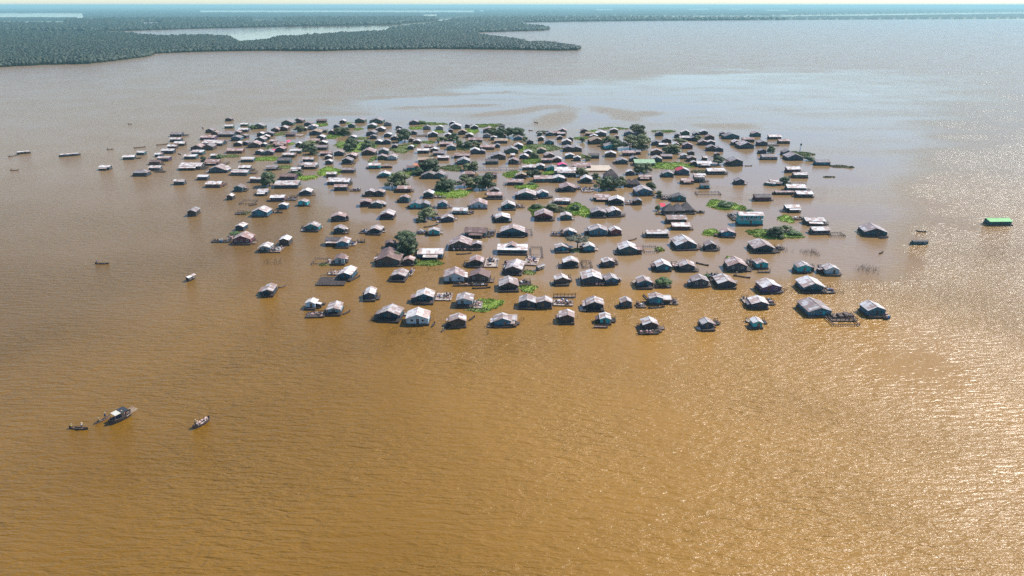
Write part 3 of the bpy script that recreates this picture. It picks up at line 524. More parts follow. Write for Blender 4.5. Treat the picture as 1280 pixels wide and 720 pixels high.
PATCHES=[
('o', -180.76, 438.76, 10.47, 7.09, 'olive weed mat, first mat right of the red-walled house with pinkish roof'),
('g', -156.3, 564.11, 11.4, 13.82, 'bright green grass mat, first mat right of the purple-walled house'),
('o', -174.67, 520.41, 8.68, 11.88, 'olive weed mat, first mat left of the purple-walled house'),
('o', -166.14, 472.57, 5.35, 15.35, 'olive weed mat, first mat left of the house with a pink awning'),
('g', -154.94, 481.21, 3.68, 8.41, 'bright green grass mat, first mat right of the house with a pink awning'),
('g', -156.46, 430.7, 15.04, 12.93, 'bright green grass mat behind the flat dark-roofed teal house'),
('o', -137.22, 406.82, 8.42, 8.22, 'olive weed mat, first mat behind the round dark tree'),
('g', -106.83, 394.94, 14.99, 16.22, 'wide green grass mat in the left half of the village, between two white roofs'),
('g', -115.73, 379.52, 9.17, 10.26, 'bright green grass mat, first mat left of the wide left grass mat'),
('g', -131.92, 511.46, 10.4, 17.78, 'bright green grass mat, first mat left of the grass mound with two bushes'),
('o', -109.26, 502.6, 7.31, 9.11, 'olive weed mat, first mat behind the grass mound with two bushes'),
('g', -120.48, 543.44, 7.08, 8.2, 'bright green grass mat, second mat behind the grass mound with two bushes'),
('g', -133.41, 571.04, 6.18, 7.71, 'bright green grass mat, third mat behind the grass mound with two bushes'),
('g', -107.77, 474.33, 28.97, 32.7, 'large bright green mound of grass carrying two round bushes'),
('o', -88.04, 431.18, 3.17, 19.05, 'olive weed mat, first mat left of the pink-roofed greenish house'),
('g', -66.9, 569.15, 21.55, 11.5, 'bright green grass mat, second mat behind the tall dark round tree'),
('g', -75.41, 547.59, 11.08, 10.69, 'bright green grass mat, first mat behind the tall dark round tree'),
('g', -56.97, 531.4, 9.82, 8.99, 'bright green grass mat, second mat right of the tall dark round tree'),
('g', -31.08, 533.21, 10.81, 19.22, 'bright green grass mat, first mat left of the far grass mat'),
('g', -20.41, 559.79, 19.4, 17.34, 'flat green grass mat at the far edge of the village'),
('g', -59.66, 487.35, 8.17, 8.61, 'bright green grass mat, first mat right of the tall dark round tree'),
('o', -30.87, 466.76, 17.06, 15.0, 'olive weed mat, first mat left of the far reddish-brown house'),
('o', -73.81, 466.09, 17.03, 25.51, 'olive grass mat surrounding a small white-roofed house'),
('o', -53.38, 432.18, 7.15, 9.19, 'olive weed mat, first mat behind the vivid orange roof'),
('o', -36.0, 404.17, 12.7, 13.54, 'olive weed mat, first mat right of the vivid orange roof'),
('g', 7.48, 465.13, 5.95, 21.91, 'bright green grass mat, first mat left of the wide olive grass mat'),
('g', 2.01, 387.89, 12.37, 14.44, 'bright green grass mat at the right end of the white footbridge'),
('g', -62.0, 387.84, 12.95, 10.67, 'bright green grass mat, first mat in front of the orange-roofed teal house'),
('b', 25.04, 527.52, 12.42, 12.19, 'brownish weed mat, first mat behind the wide olive grass mat'),
('o', 20.18, 466.07, 25.54, 24.63, 'wide olive grass mat in the far centre of the village'),
('g', 63.41, 533.09, 8.88, 9.04, 'bright green grass mat, first mat behind the teal house under olive trees'),
('g', 51.44, 503.6, 13.91, 7.11, 'bright green grass mat, second mat left of the teal house under olive trees'),
('g', 80.2, 546.39, 16.99, 9.47, 'bright green grass mat, second mat behind the teal house under olive trees'),
('o', 45.96, 437.6, 8.04, 9.4, 'olive weed mat, first mat behind the tiled red house'),
('g', 12.66, 424.74, 11.72, 16.31, 'bright green grass mat, first mat in front of the wide olive grass mat'),
('g', -0.58, 388.83, 6.49, 13.87, 'bright green grass mat, first mat left of the grass mat by the footbridge'),
('g', 21.16, 391.0, 6.52, 10.83, 'bright green grass mat, first mat left of the bright pink roof'),
('g', 117.36, 533.09, 14.67, 9.04, 'bright green grass mat, first mat behind the far purple house'),
('g', 96.41, 411.12, 21.24, 18.15, 'long green grass bank along the back right lane'),
('b', 109.22, 394.17, 7.45, 7.76, 'brownish weed mat, first mat in front of the long blue-grey house'),
('o', 189.54, 446.84, 12.29, 13.84, 'olive weed mat, first mat behind the striped-roof raft house'),
('b', 198.55, 408.18, 12.81, 6.2, 'brownish weed mat, first mat right of the striped-roof raft house'),
('b', 179.57, 380.98, 5.8, 2.74, 'thin strip of floating weed in open water right of the village'),
('b', -124.5, 308.63, 4.1, 6.24, 'brownish weed mat, first mat left of the wide navy house with jetty'),
('g', -31.93, 344.84, 16.16, 18.25, 'bright green lawn island between dark trees in the centre'),
('g', 12.42, 312.37, 8.87, 16.98, 'bright green grass mat, first mat behind the maroon-fronted house'),
('g', 31.44, 313.5, 11.86, 19.22, 'green island carrying small dark bushes behind two gabled houses'),
('b', 22.01, 314.41, 10.71, 12.03, 'brownish weed mat, first mat left of the bushy green island'),
('g', 8.05, 359.15, 12.74, 9.83, 'bright green grass mat, first mat in front of the grass mat by the footbridge'),
('g', 103.11, 321.73, 14.27, 16.56, 'bright green grass island left of the two-storey teal building'),
('g', 124.76, 298.97, 7.11, 9.43, 'bright green grass mat, first mat left of the stepped navy house'),
('g', 85.43, 278.66, 8.02, 7.98, 'bright green grass mat, first mat left of the two-storey teal building'),
('g', 107.64, 279.52, 15.01, 6.97, 'bright green grass mat, first mat left of the large right grass island'),
('g', 112.75, 274.39, 17.4, 8.44, 'large grass island carrying a low tree and bushes on the right'),
('o', -70.46, 240.11, 3.29, 2.94, 'olive weed mat, first mat behind the broad dark landing'),
('g', -31.74, 241.48, 9.91, 6.21, 'bright green grass mat, first mat in front of the long patched house'),
('o', 6.14, 231.43, 4.55, 3.26, 'olive weed mat, first mat in front of the long dark green house'),
('g', 5.58, 216.32, 4.72, 6.7, 'bright green grass mat, first mat right of the front-row lawn'),
('o', 25.72, 256.08, 5.46, 3.29, 'olive weed mat, first mat left of the umbrella tree'),
('g', 58.71, 256.99, 2.99, 5.11, 'bright green grass mat, first mat in front of the long white-roofed houseboat'),
('g', 83.65, 246.95, 3.17, 2.53, 'bright green grass mat, first mat left of the turquoise gabled house at right'),
('g', -8.12, 202.72, 9.74, 8.6, 'bright green lawn in the front row, beside a white-roofed house'),
('o', -10.78, 198.71, 7.99, 1.35, 'olive weed mat, first mat in front of the front-row lawn'),
]
RAFTS=[
('d', -127.12, 307.78, 3.5, 3.64, 'dark plank raft, first raft left of the wide navy house with jetty'),
('d', -37.16, 306.33, 5.81, 1.31, 'dark plank raft, first raft behind the bushy olive tree'),
('b', 103.18, 300.89, 2.29, 3.81, 'brown plank raft, first raft behind the two-storey teal building'),
('d', -63.15, 222.65, 10.11, 7.51, 'broad dark plank landing in front of a teal white-roofed house'),
('b', 102.35, 192.31, 7.87, 4.69, 'wrecked brown timber pen at the right corner of a navy house'),
('b', 17.49, 208.8, 7.5, 0.9, 'brown plank raft, first raft right of the front-row lawn'),
]
CANOES=[
(-212.92, 413.04, 3.43, 0.0, 0, 'slim dark wooden canoe, first canoe right of the red-walled rusty house'),
(-244.25, 478.39, 7.6, 0.65, 0, 'slim dark wooden canoe, second canoe behind the red-walled rusty house'),
(-254.71, 467.98, 7.39, 0.64, 0, 'slim dark wooden canoe, first canoe behind the red-walled rusty house'),
(-244.84, 547.54, 6.46, -1.03, 0, 'slim dark wooden canoe, first canoe behind the long white-roofed navy house'),
(-216.88, 444.71, 4.3, -0.73, 0, 'slim dark wooden canoe, first canoe behind the stepped white roof house'),
(-312.71, 567.19, 3.2, 0.0, 1, 'slim dark canoe with a rower, third canoe behind the red-walled rusty house'),
(-271.24, 461.41, 4.16, 0.43, 2, 'slim dark canoe with a rower, first canoe left of the red-walled rusty house'),
(14.45, 535.89, 3.2, 0.0, 1, 'slim dark canoe with a rower, first canoe behind the wide olive grass mat'),
(19.91, 575.55, 6.02, -1.05, 0, 'slim dark wooden canoe, first canoe behind the far reddish-brown house'),
(143.1, 409.89, 4.54, 0.0, 0, 'slim dark wooden canoe, first canoe right of the long blue-grey house'),
(-126.13, 322.43, 3.94, 0.58, 0, 'slim dark wooden canoe, first canoe behind the wide navy house with jetty'),
(-35.71, 287.89, 7.27, 0.62, 0, 'slim dark wooden canoe, first canoe in front of the bushy olive tree'),
(49.97, 269.03, 4.88, 0.59, 0, 'slim dark wooden canoe, first canoe right of the crimson-walled house'),
(122.29, 365.75, 4.59, -0.64, 0, 'slim dark wooden canoe, first canoe right of the small teal box house'),
(151.31, 278.3, 3.42, -0.87, 0, 'slim dark wooden canoe, first canoe left of the isolated navy gabled house'),
(154.51, 270.86, 3.2, 0.0, 0, 'slim dark wooden canoe, first canoe right of the isolated navy gabled house'),
(175.75, 280.21, 4.04, -0.33, 0, 'slim dark wooden canoe, first canoe behind the low dark teal boat'),
(144.82, 252.6, 3.26, 0.64, 0, 'slim dark wooden canoe, first canoe in front of the isolated navy gabled house'),
(-79.31, 217.96, 3.2, 0.76, 0, 'slim dark wooden canoe, first canoe behind the narrow lone dark house'),
(-55.86, 225.54, 6.0, 1.13, 0, 'slim dark wooden canoe, first canoe right of the broad dark landing'),
(-48.93, 209.22, 3.2, 1.25, 0, 'slim dark wooden canoe, second canoe right of the broad dark landing'),
(-18.83, 251.66, 6.08, 0.2, 0, 'slim dark wooden canoe, first canoe right of the long patched house'),
(-10.53, 216.72, 6.5, 0.14, 0, 'slim dark wooden canoe, first canoe behind the front-row lawn'),
(71.44, 240.1, 5.03, -0.62, 0, 'slim dark wooden canoe, first canoe behind the round green bush'),
(82.36, 227.35, 5.87, -0.45, 1, 'slim dark canoe with a rower, first canoe left of the turquoise gabled house at right'),
(-52.3, 196.31, 3.56, 1.03, 0, 'slim dark wooden canoe, first canoe in front of the broad dark landing'),
(-23.9, 187.64, 3.2, 1.41, 0, 'slim dark wooden canoe, first canoe right of the pale three-window house'),
(-20.13, 185.04, 5.08, 1.32, 1, 'slim dark canoe with a rower, second canoe right of the pale three-window house'),
(-12.42, 192.12, 3.49, 1.07, 0, 'slim dark wooden canoe, first canoe in front of the front-row lawn'),
(22.71, 200.02, 3.98, -1.24, 0, 'slim dark wooden canoe, first canoe left of the round green bush'),
(44.55, 208.37, 4.8, -1.35, 0, 'slim dark wooden canoe, first canoe in front of the round green bush'),
(46.41, 200.34, 5.82, 0.17, 0, 'slim dark wooden canoe, second canoe in front of the round green bush'),
(-321.73, 439.92, 7.41, 1.16, 1, 'slim dark canoe with a rower, second canoe left of the navy hip-roofed house'),
(-293.21, 398.05, 4.54, 0.23, 1, 'slim dark canoe with a rower, first canoe left of the navy hip-roofed house'),
(-154.34, 240.77, 5.27, 0.0, 1, 'slim dark canoe with a rower, first canoe left of the maroon stockade house'),
(-99.64, 132.57, 4.77, -0.12, 2, 'slim dark canoe with a rower, first canoe in front of the narrow lone dark house'),
]
BOATS=[
(-74.88, 404.74, 6.73, 0.0, 'r', 'p', 'roofed red-brown boat, first boat right of the bright teal flat-roofed house'),
(86.51, 383.11, 4.27, -0.86, 'r', 'k', 'roofed red-brown boat, first boat left of the red-sloped blue house'),
(139.34, 361.84, 6.75, -0.53, 't', 'w', 'roofed teal boat, first boat behind the dark maroon house'),
(139.98, 343.36, 12.24, 0.0, 'd', 'p', 'roofed brown boat, first boat right of the dark maroon house'),
(165.81, 263.77, 7.57, 0.0, 't', 'k', 'low dark teal boat with no roof in open water at right'),
(10.36, 234.85, 4.14, 0.79, 'g', 'g', 'roofed grey boat, first boat in front of the long dark green house'),
(-319.93, 446.98, 7.87, 0.49, 'd', 'w', 'roofed brown boat, second boat left of the navy hip-roofed house'),
(-285.55, 439.92, 12.27, 0.48, 'b', 'w', 'roofed dark blue boat, first boat left of the navy hip-roofed house'),
(-113.8, 224.58, 4, 1.21, 'd', 'w', 'roofed brown boat, first boat left of the narrow lone dark house'),
]
PENS=[
(-129.72, 326.56, 6.77, 6.9, 'pen of thin wooden stakes, first pen in front of the green gabled hut'),
(7.21, 278.31, 2.67, 7.96, 'pen of thin wooden stakes, first pen in front of the maroon-fronted house'),
(101.0, 343.38, 12.24, 5.54, 'pen of thin wooden stakes, first pen in front of the small teal box house'),
(137.11, 275.19, 5.82, 4.07, 'pen of thin wooden stakes, first pen right of the navy house with stake pen'),
(-72.57, 242.83, 5.21, 6.0, 'pen of thin wooden stakes, first pen behind the broad dark landing'),
(9.72, 252.79, 4.42, 11.69, 'pen of thin wooden stakes, first pen right of the long dark green house'),
(28.1, 239.47, 3.28, 6.65, 'pen of thin wooden stakes, first pen in front of the umbrella tree'),
(54.86, 256.41, 5.47, 6.59, 'pen of thin wooden stakes, first pen in front of the long white-roofed houseboat'),
(101.4, 190.2, 7.8, 6.71, 'pen of thin wooden stakes, first pen in front of the wrecked timber pen'),
]
STICKS=[
(-59.3, 304.91, 4.63, 4.07, 'bare sticks poking out of water, first cluster behind the purple-fronted house'),
(109.91, 313.31, 3.56, 10, 'bare sticks poking out of water, first right of grass island left of the teal building'),
(131.07, 235.27, 7.61, 5.68, 'bare sticks poking out of water, first cluster in front of the isolated navy gabled house'),
(-90.12, 242.15, 8.04, 6.1, 'bare sticks poking out of water, first cluster in front of the maroon stockade house'),
(-28.85, 234.22, 4.14, 2.56, 'bare sticks poking out of water, first cluster in front of the long patched house'),
(26.69, 239.51, 4.68, 9.31, 'bare sticks poking out of water, first cluster in front of the umbrella tree'),
(109.03, 256.4, 2.98, 5.99, 'bare sticks poking out of water, first cluster in front of the large right grass island'),
(116.69, 251.98, 6.36, 6.54, 'bare sticks poking out of water, first cluster behind the bright blue-teal house'),
(118.65, 251.96, 2.94, 4.36, 'bare sticks poking out of water, first in front of the navy house with stake pen'),
(93.75, 214.08, 1.7, 4.39, 'bare sticks poking out of water, first cluster in front of the bright blue-teal house'),
(116.69, 251.98, 6.27, 6.2, 'bare sticks poking out of water, second cluster behind the bright blue-teal house'),
(129.75, 232.47, 7.79, 6.07, 'bare sticks poking out of water, first cluster right of the bright blue-teal house'),
(110.9, 212.47, 3.16, 3.47, 'bare sticks poking out of water, first cluster behind the wrecked timber pen'),
(-30.74, 182.07, 12.25, 1.67, 'bare sticks poking out of water, first cluster in front of the pale three-window house'),
(-43.06, 190.32, 1.54, 2.7, 'bare sticks poking out of water, first cluster left of the pale three-window house'),
(12.2, 188.09, 2.29, 1.76, 'bare sticks poking out of water, second cluster right of the front-row lawn'),
(-7.22, 181.67, 0.37, 3.33, 'bare sticks poking out of water, first cluster in front of the front-row lawn'),
(3.09, 191.22, 1.16, 1.81, 'bare sticks poking out of water, first cluster right of the front-row lawn'),
]
HEAPS=[
(102.03, 300.98, 3.89, 8.11, 'heap of goods on a landing, first heap left of the two-storey teal building'),
(-115.28, 358.57, 2.85, 4.44, 'heap of goods on a landing, first right of the large building by the round tree'),
(130.02, 298.52, 4.35, 2.13, 'heap of goods on a landing, first heap left of the stepped navy house'),
(-119.41, 266.61, 6.56, 2.18, 'heap of goods on a landing, first heap left of the maroon stockade house'),
(-115.14, 271.01, 4.43, 2.25, 'heap of goods on a landing, first heap behind the maroon stockade house'),
(-110.58, 309.02, 5.48, 0.77, 'heap of goods on a landing, first heap right of the wide navy house with jetty'),
(88.44, 240.11, 2.39, 2.18, 'heap of goods on a landing, first heap left of the turquoise gabled house at right'),
(90.74, 242.15, 2.41, 3.69, 'heap of goods on a landing, first heap behind the turquoise gabled house at right'),
(-38.13, 278.28, 4.31, 3.29, 'heap of goods on a landing, first heap left of the bright teal hut'),
(-141.2, 353.19, 1.68, 3.96, 'heap of goods on a landing, first heap right of the green gabled hut'),
(-19.35, 255.92, 10.12, 0.81, 'heap of goods on a landing, first heap right of the long patched house'),
(108.0, 214.09, 2.17, 3.73, 'heap of goods on a landing, first heap in front of the bright blue-teal house'),
(-9.04, 276.93, 3.16, 5.13, 'heap of goods on a landing, first heap behind the long dark green house'),
(106.59, 257.89, 2.55, 2.68, 'heap of goods on a landing, first heap in front of the large right grass island'),
(-14.32, 219.1, 10.33, 0.93, 'heap of goods on a landing, first heap behind the front-row lawn'),
(4.37, 220.84, 3.71, 3.15, 'heap of goods on a landing, second heap behind the front-row lawn'),
(116.07, 192.78, 1.41, 2.67, 'heap of goods on a landing, first heap right of the wrecked timber pen'),
(71.56, 225.59, 2.65, 4.9, 'heap of goods on a landing, first heap right of the round green bush'),
(71.77, 227.96, 3.43, 1.66, 'heap of goods on a landing, second heap left of the turquoise gabled house at right'),
(-22.61, 208.85, 4.6, 5.01, 'heap of goods on a landing, first heap behind the pale three-window house'),
(76.76, 205.39, 1.74, 3.89, 'heap of goods on a landing, first in front of the turquoise gabled house at right'),
(84.45, 204.75, 1.3, 3.44, 'heap of goods on a landing, first heap left of the wrecked timber pen'),
(7.6, 243.62, 4.44, 8.38, 'heap of goods on a landing, first heap right of the long dark green house'),
(-1.87, 238.85, 1.59, 6.3, 'heap of goods on a landing, first heap in front of the long dark green house'),
(-10.94, 202.19, 2.41, 4.74, 'heap of goods on a landing, first heap left of the front-row lawn'),
(40.52, 181.66, 5.2, 1.37, 'heap of goods on a landing, fourth heap in front of the round green bush'),
(60.54, 238.13, 1.98, 3.58, 'heap of goods on a landing, first heap behind the round green bush'),
(16.72, 203.67, 5.55, 3.43, 'heap of goods on a landing, first heap right of the front-row lawn'),
(34.61, 354.52, 3.38, 3.63, 'heap of goods on a landing, first heap in front of the white barrel-roofed hall'),
(39.97, 351.9, 5.04, 6.08, 'heap of goods on a landing, first heap left of the tall pyramid-roofed hut'),
(39.1, 351.12, 4.47, 6.41, 'heap of goods on a landing, first heap behind the bushy green island'),
(57.59, 325.17, 3.65, 4.03, 'heap of goods on a landing, first heap in front of the asymmetric blue house'),
(-156.63, 361.86, 3.44, 4.14, 'heap of goods on a landing, first heap left of the green gabled hut'),
(-36.46, 231.1, 1.31, 5.1, 'heap of goods on a landing, first heap in front of the tallest dark tree'),
(-18.96, 308.61, 1.99, 1.98, 'heap of goods on a landing, first heap in front of the pale teal arched house'),
(-1.13, 295.99, 1.73, 2.62, 'heap of goods on a landing, first heap left of the maroon-fronted house'),
(-8.3, 300.92, 1.46, 5.4, 'heap of goods on a landing, second heap in front of the pale teal arched house'),
(41.77, 201.66, 2.65, 2.67, 'heap of goods on a landing, third heap in front of the round green bush'),
(52.82, 204.43, 2.29, 3.34, 'heap of goods on a landing, second heap in front of the round green bush'),
(52.06, 217.17, 4.76, 0.77, 'heap of goods on a landing, first heap in front of the round green bush'),
(-7.55, 241.58, 4.41, 8.26, 'heap of goods on a landing, first heap left of the long dark green house'),
(-61.49, 194.46, 5.0, 3.17, 'heap of goods on a landing, first heap right of the narrow lone dark house'),
(-110.63, 331.66, 5.57, 2.57, 'heap of goods on a landing, first heap left of the green-teal walkway hut'),
(77.38, 334.79, 4.28, 4.91, 'heap of goods on a landing, first heap right of the asymmetric blue house'),
(3.92, 319.33, 3.59, 3.61, 'heap of goods on a landing, first heap behind the maroon-fronted house'),
(72.96, 306.54, 9.89, 1.68, 'heap of goods on a landing, first heap behind the long white-roofed houseboat'),
(87.26, 309.02, 4.98, 1.27, 'heap of goods on a landing, first left of grass island left of the teal building'),
(86.91, 274.34, 3.14, 1.38, 'heap of goods on a landing, first heap right of the long white-roofed houseboat'),
(-63.7, 230.44, 4.62, 2.54, 'heap of goods on a landing, first heap behind the broad dark landing'),
(30.57, 219.33, 10.7, 0.78, 'heap of goods on a landing, first heap left of the round green bush'),
(-82.43, 350.55, 5.02, 2.49, 'heap of goods on a landing, first heap right of the long navy hall'),
(-63.1, 278.97, 3.64, 2.84, 'heap of goods on a landing, second heap in front of the purple-fronted house'),
(-55.47, 280.36, 2.28, 2.38, 'heap of goods on a landing, first heap in front of the purple-fronted house'),
(-64.9, 263.29, 2.85, 3.41, 'heap of goods on a landing, first heap right of the turquoise-fronted house'),
(-26.11, 298.91, 2.18, 2.67, 'heap of goods on a landing, first heap left of the pale teal arched house'),
(-34.08, 298.92, 3.87, 3.47, 'heap of goods on a landing, first heap right of the bushy olive tree'),
(38.87, 241.47, 1.36, 3.67, 'heap of goods on a landing, first heap right of the umbrella tree'),
(-103.88, 345.93, 1.38, 5.2, 'heap of goods on a landing, first heap behind the green-teal walkway hut'),
(-93.63, 256.12, 4.64, 5.08, 'heap of goods on a landing, first heap right of the maroon stockade house'),
(-36.62, 336.45, 5.91, 1.48, 'heap of goods on a landing, first heap left of the central lawn island'),
(19.06, 275.53, 4.5, 2.77, 'heap of goods on a landing, first heap behind the umbrella tree'),
(20.85, 278.63, 1.36, 3.06, 'heap of goods on a landing, first heap in front of the maroon-fronted house'),
(-91.3, 265.66, 1.74, 2.82, 'heap of goods on a landing, first heap left of the turquoise-fronted house'),
(-68.14, 242.14, 2.41, 3.32, 'heap of goods on a landing, second heap behind the broad dark landing'),
(-31.62, 319.33, 4.62, 3.61, 'heap of goods on a landing, first heap in front of the central lawn island'),
(-66.07, 342.12, 1.09, 3.4, 'heap of goods on a landing, first heap left of the spreading olive tree'),
]
BRIDGE=(-8.27, 399.04, 23.63)
YARD=(50.0, 402.5, 18.6, 14.78)
POST=(191.45, 453.76)
CALM=[(-215.1,530.2),(-199.7,598.4),(-164.3,685.2),(-93.0,866.8),(61.9,914.6),(299.8,1027.3),(526.0,1066.4),(602.8,956.7),(544.8,815.4),(280.8,481.2),(185.5,356.4),(128.0,240.8),(74.8,228.4),(17.8,236.5),(-26.6,269.2),(-72.4,314.8),(-119.1,394.1),(-166.5,466.7)]
STREAKS=[(-61.6,673.8),(0.0,636.5),(39.2,598.4),(91.2,636.5),(121.3,621.7),(176.8,556.5),(65.3,967.8),(-103.0,755.3)]
LAND_NEAR=[(-831.8,1014.8),(-812.8,1066.4),(-804.5,1123.4),(-758.5,1170.1),(-702.5,1186.6),(-689.8,1275.9),(-689.6,1368.2),(-719.8,1449.6),(-687.7,1474.5),(-634.9,1513.6),(-529.8,1540.9),(-406.6,1527.1),(-330.5,1569.0),(-245.8,1583.5),(-178.1,1607.2),(-35.1,1583.5),(102.9,1546.4),(141.9,1560.5),(156.6,1644.1),(151.2,1629.6),(115.3,1741.6),(79.5,1803.5),(46.6,1761.8),(31.7,1916.9),(-22.8,2072.9),(-72.3,2191.5),(-99.1,2256.0),(-137.5,2608.4),(-86.7,2632.0),(0.0,2705.2),(122.9,2800.4),(151.1,2931.5),(142.0,2946.9),(122.2,3190.1),(36.4,3327.3),(68.0,4146.6),(380.2,4350.7),(799.4,4575.8),(1685.1,4825.1),(2672.2,5103.0),(4018.7,5584.9),(4399.7,5766.2),(5986.1,7863.3),(5473.0,7863.3),(3420.6,6547.3),(2122.3,5730.8),(2058.7,5816.2),(1554.8,5489.0),(808.9,5302.4),(342.1,5231.3),(-110.3,5061.5),(-336.9,4752.7),(-384.8,3915.3),(-409.8,3257.3),(-465.8,3039.6),(-472.7,2838.5),(-448.6,2556.1),(-537.8,2450.3),(-607.2,2303.4),(-632.6,2130.6),(-679.6,2072.9),(-640.3,1893.1),(-684.1,1825.2),(-753.4,1966.3),(-843.3,2148.5),(-944.8,2204.1),(-1045.2,2160.6),(-1123.9,2223.3),(-1238.7,2360.0),(-1411.7,2473.9),(-1981.8,2473.9)]
LAND_MID=[(-2188.3,2730.5),(-1558.8,2730.5),(-1455.2,2773.8),(-1416.2,2836.7),(-1321.0,3012.0),(-1178.8,3163.9),(-1078.5,3282.1),(-916.9,3490.3),(-676.0,3634.3),(-580.4,3790.6),(-606.7,4051.6),(-522.8,4350.7),(-500.3,4825.1),(-515.8,5254.2),(-335.9,6166.5),(0.0,6528.7),(1141.7,6990.4),(2572.0,7159.1),(2777.7,7397.0),(4268.0,8529.8),(7512.1,10800.6),(8743.0,11495.4),(40115.1,52877.3),(-41834.3,52877.3)]
RIVER=[(-1369.6,2570.1),(-1333.1,3119.0),(-954.3,3634.3),(-634.4,4146.6),(-528.9,5103.0),(-216.5,6626.0),(-167.0,5103.0),(-433.0,3960.7),(-433.0,2818.4),(-623.5,2361.5),(-642.3,1939.7),(-717.8,1856.5),(-912.6,2240.0),(-1331.0,2496.6)]
LAGOONS=[[(-4305,5413),(-3161,5413),(-5497,9432),(-7486,9432)],[(-2838,3556),(-2161,3556),(-2778,4576),(-3647,4576)],[(-2653,4479),(-2502,4479),(-3218,5766),(-3413,5766)],[(-1685,3327),(-1601,3327),(-2041,4246),(-2148,4246)],[(-3924,9257),(-483,9257),(-767,14709),(-6229,14709)],[(-1378,3896),(-1251,3896),(-1609,5016),(-1773,5016)],[(-1259,3935),(-1134,3935),(-1390,4825),(-1543,4825)],[(-1148,5267),(-1022,5267),(-1304,6726),(-1465,6726)],[(-724,6041),(-605,6041),(-830,8292),(-992,8292)],[(-479,10495),(-388,10495),(-552,14955),(-682,14955)],[(1458,12912),(1766,12912),(2557,18703),(2111,18703)],[(3301,13820),(3691,13820),(5573,20882),(4984,20882)],[(4389,14865),(4679,14865),(6891,21903),(6463,21903)],[(4059,11752),(4416,11752),(6129,16318),(5633,16318)],[(12279,20213),(15130,20213),(24897,33279),(20206,33279)]]
PITCH=0.39288; CAM_Z=90.0; LENS=23.991
BIGBOAT_A=(-93.24, 134.21)
BIGBOAT_B=(-90.76, 138.4)
CARGO_A=(-73.04, 132.59)
CARGO_B=(-71.21, 136.19)
TENDER_A=(-96.58, 134.86)
TENDER_B=(-95.44, 136.86)


# ------------------------------------------------------------------ materials
def nodes(name):
    m = bpy.data.materials.new(name); m.use_nodes = True
    nt = m.node_tree; b = nt.nodes['Principled BSDF']
    return m, nt, b
def N(nt, t, **kw):
    n = nt.nodes.new(t)
    for k, v in kw.items():
        if k in n.inputs: n.inputs[k].default_value = v
        else: setattr(n, k, v)
    return n
def ramp(nt, stops):
    r = nt.nodes.new('ShaderNodeValToRGB')
    e = r.color_ramp.elements
    while len(e) < len(stops): e.new(.5)
    for x, (p, c) in zip(e, stops): x.position = p; x.color = (*c, 1)
    return r
def plain(name, col, rough=.7, var=.25, sc=1.5):
    m, nt, b = nodes(name)
    tc = N(nt, 'ShaderNodeTexCoord'); nz = N(nt, 'ShaderNodeTexNoise', Scale=sc, Detail=4)
    oi = N(nt, 'ShaderNodeObjectInfo')
    nt.links.new(tc.outputs['Object'], nz.inputs['Vector'])
    r = ramp(nt, [(.3, tuple(c*(1-var) for c in col)), (.7, tuple(min(1, c*(1+var)) for c in col))])
    nt.links.new(nz.outputs['Fac'], r.inputs['Fac'])
    hv = N(nt, 'ShaderNodeHueSaturation'); mr = N(nt, 'ShaderNodeMapRange')
    mr.inputs['To Min'].default_value = .75; mr.inputs['To Max'].default_value = 1.25
    nt.links.new(oi.outputs['Random'], mr.inputs['Value']); nt.links.new(mr.outputs[0], hv.inputs['Value'])
    nt.links.new(r.outputs[0], hv.inputs['Color']); nt.links.new(hv.outputs[0], b.inputs['Base Color'])
    b.inputs['Roughness'].default_value = rough
    return m
def plank_mat(name, col, var=.3):
    # vertical boards with paint worn unevenly
    m, nt, b = nodes(name)
    tc = N(nt, 'ShaderNodeTexCoord'); sep = N(nt, 'ShaderNodeSeparateXYZ')
    nt.links.new(tc.outputs['Object'], sep.inputs[0])
    ad = N(nt, 'ShaderNodeMath', operation='ADD'); nt.links.new(sep.outputs[0], ad.inputs[0]); nt.links.new(sep.outputs[1], ad.inputs[1])
    ml = N(nt, 'ShaderNodeMath', operation='MULTIPLY'); ml.inputs[1].default_value = 4.; nt.links.new(ad.outputs[0], ml.inputs[0])
    fl = N(nt, 'ShaderNodeMath', operation='FLOOR'); nt.links.new(ml.outputs[0], fl.inputs[0])
    wn = N(nt, 'ShaderNodeTexWhiteNoise', noise_dimensions='1D'); nt.links.new(fl.outputs[0], wn.inputs['W'])
    nz = N(nt, 'ShaderNodeTexNoise', Scale=1.1, Detail=5); nt.links.new(tc.outputs['Object'], nz.inputs['Vector'])
    a2 = N(nt, 'ShaderNodeMath', operation='MULTIPLY_ADD'); a2.inputs[1].default_value = .35
    nt.links.new(wn.outputs[0], a2.inputs[0]); nt.links.new(nz.outputs['Fac'], a2.inputs[2])
    r = ramp(nt, [(.3, tuple(c*(1-var) for c in col)), (.85, tuple(min(1, c*(1+var)) for c in col))])
    nt.links.new(a2.outputs[0], r.inputs['Fac'])
    oi = N(nt, 'ShaderNodeObjectInfo'); hv = N(nt, 'ShaderNodeHueSaturation'); mr = N(nt, 'ShaderNodeMapRange')
    mr.inputs['To Min'].default_value = .7; mr.inputs['To Max'].default_value = 1.3
    nt.links.new(oi.outputs['Random'], mr.inputs['Value']); nt.links.new(mr.outputs[0], hv.inputs['Value'])
    nt.links.new(r.outputs[0], hv.inputs['Color']); nt.links.new(hv.outputs[0], b.inputs['Base Color'])
    b.inputs['Roughness'].default_value = .75
    return m
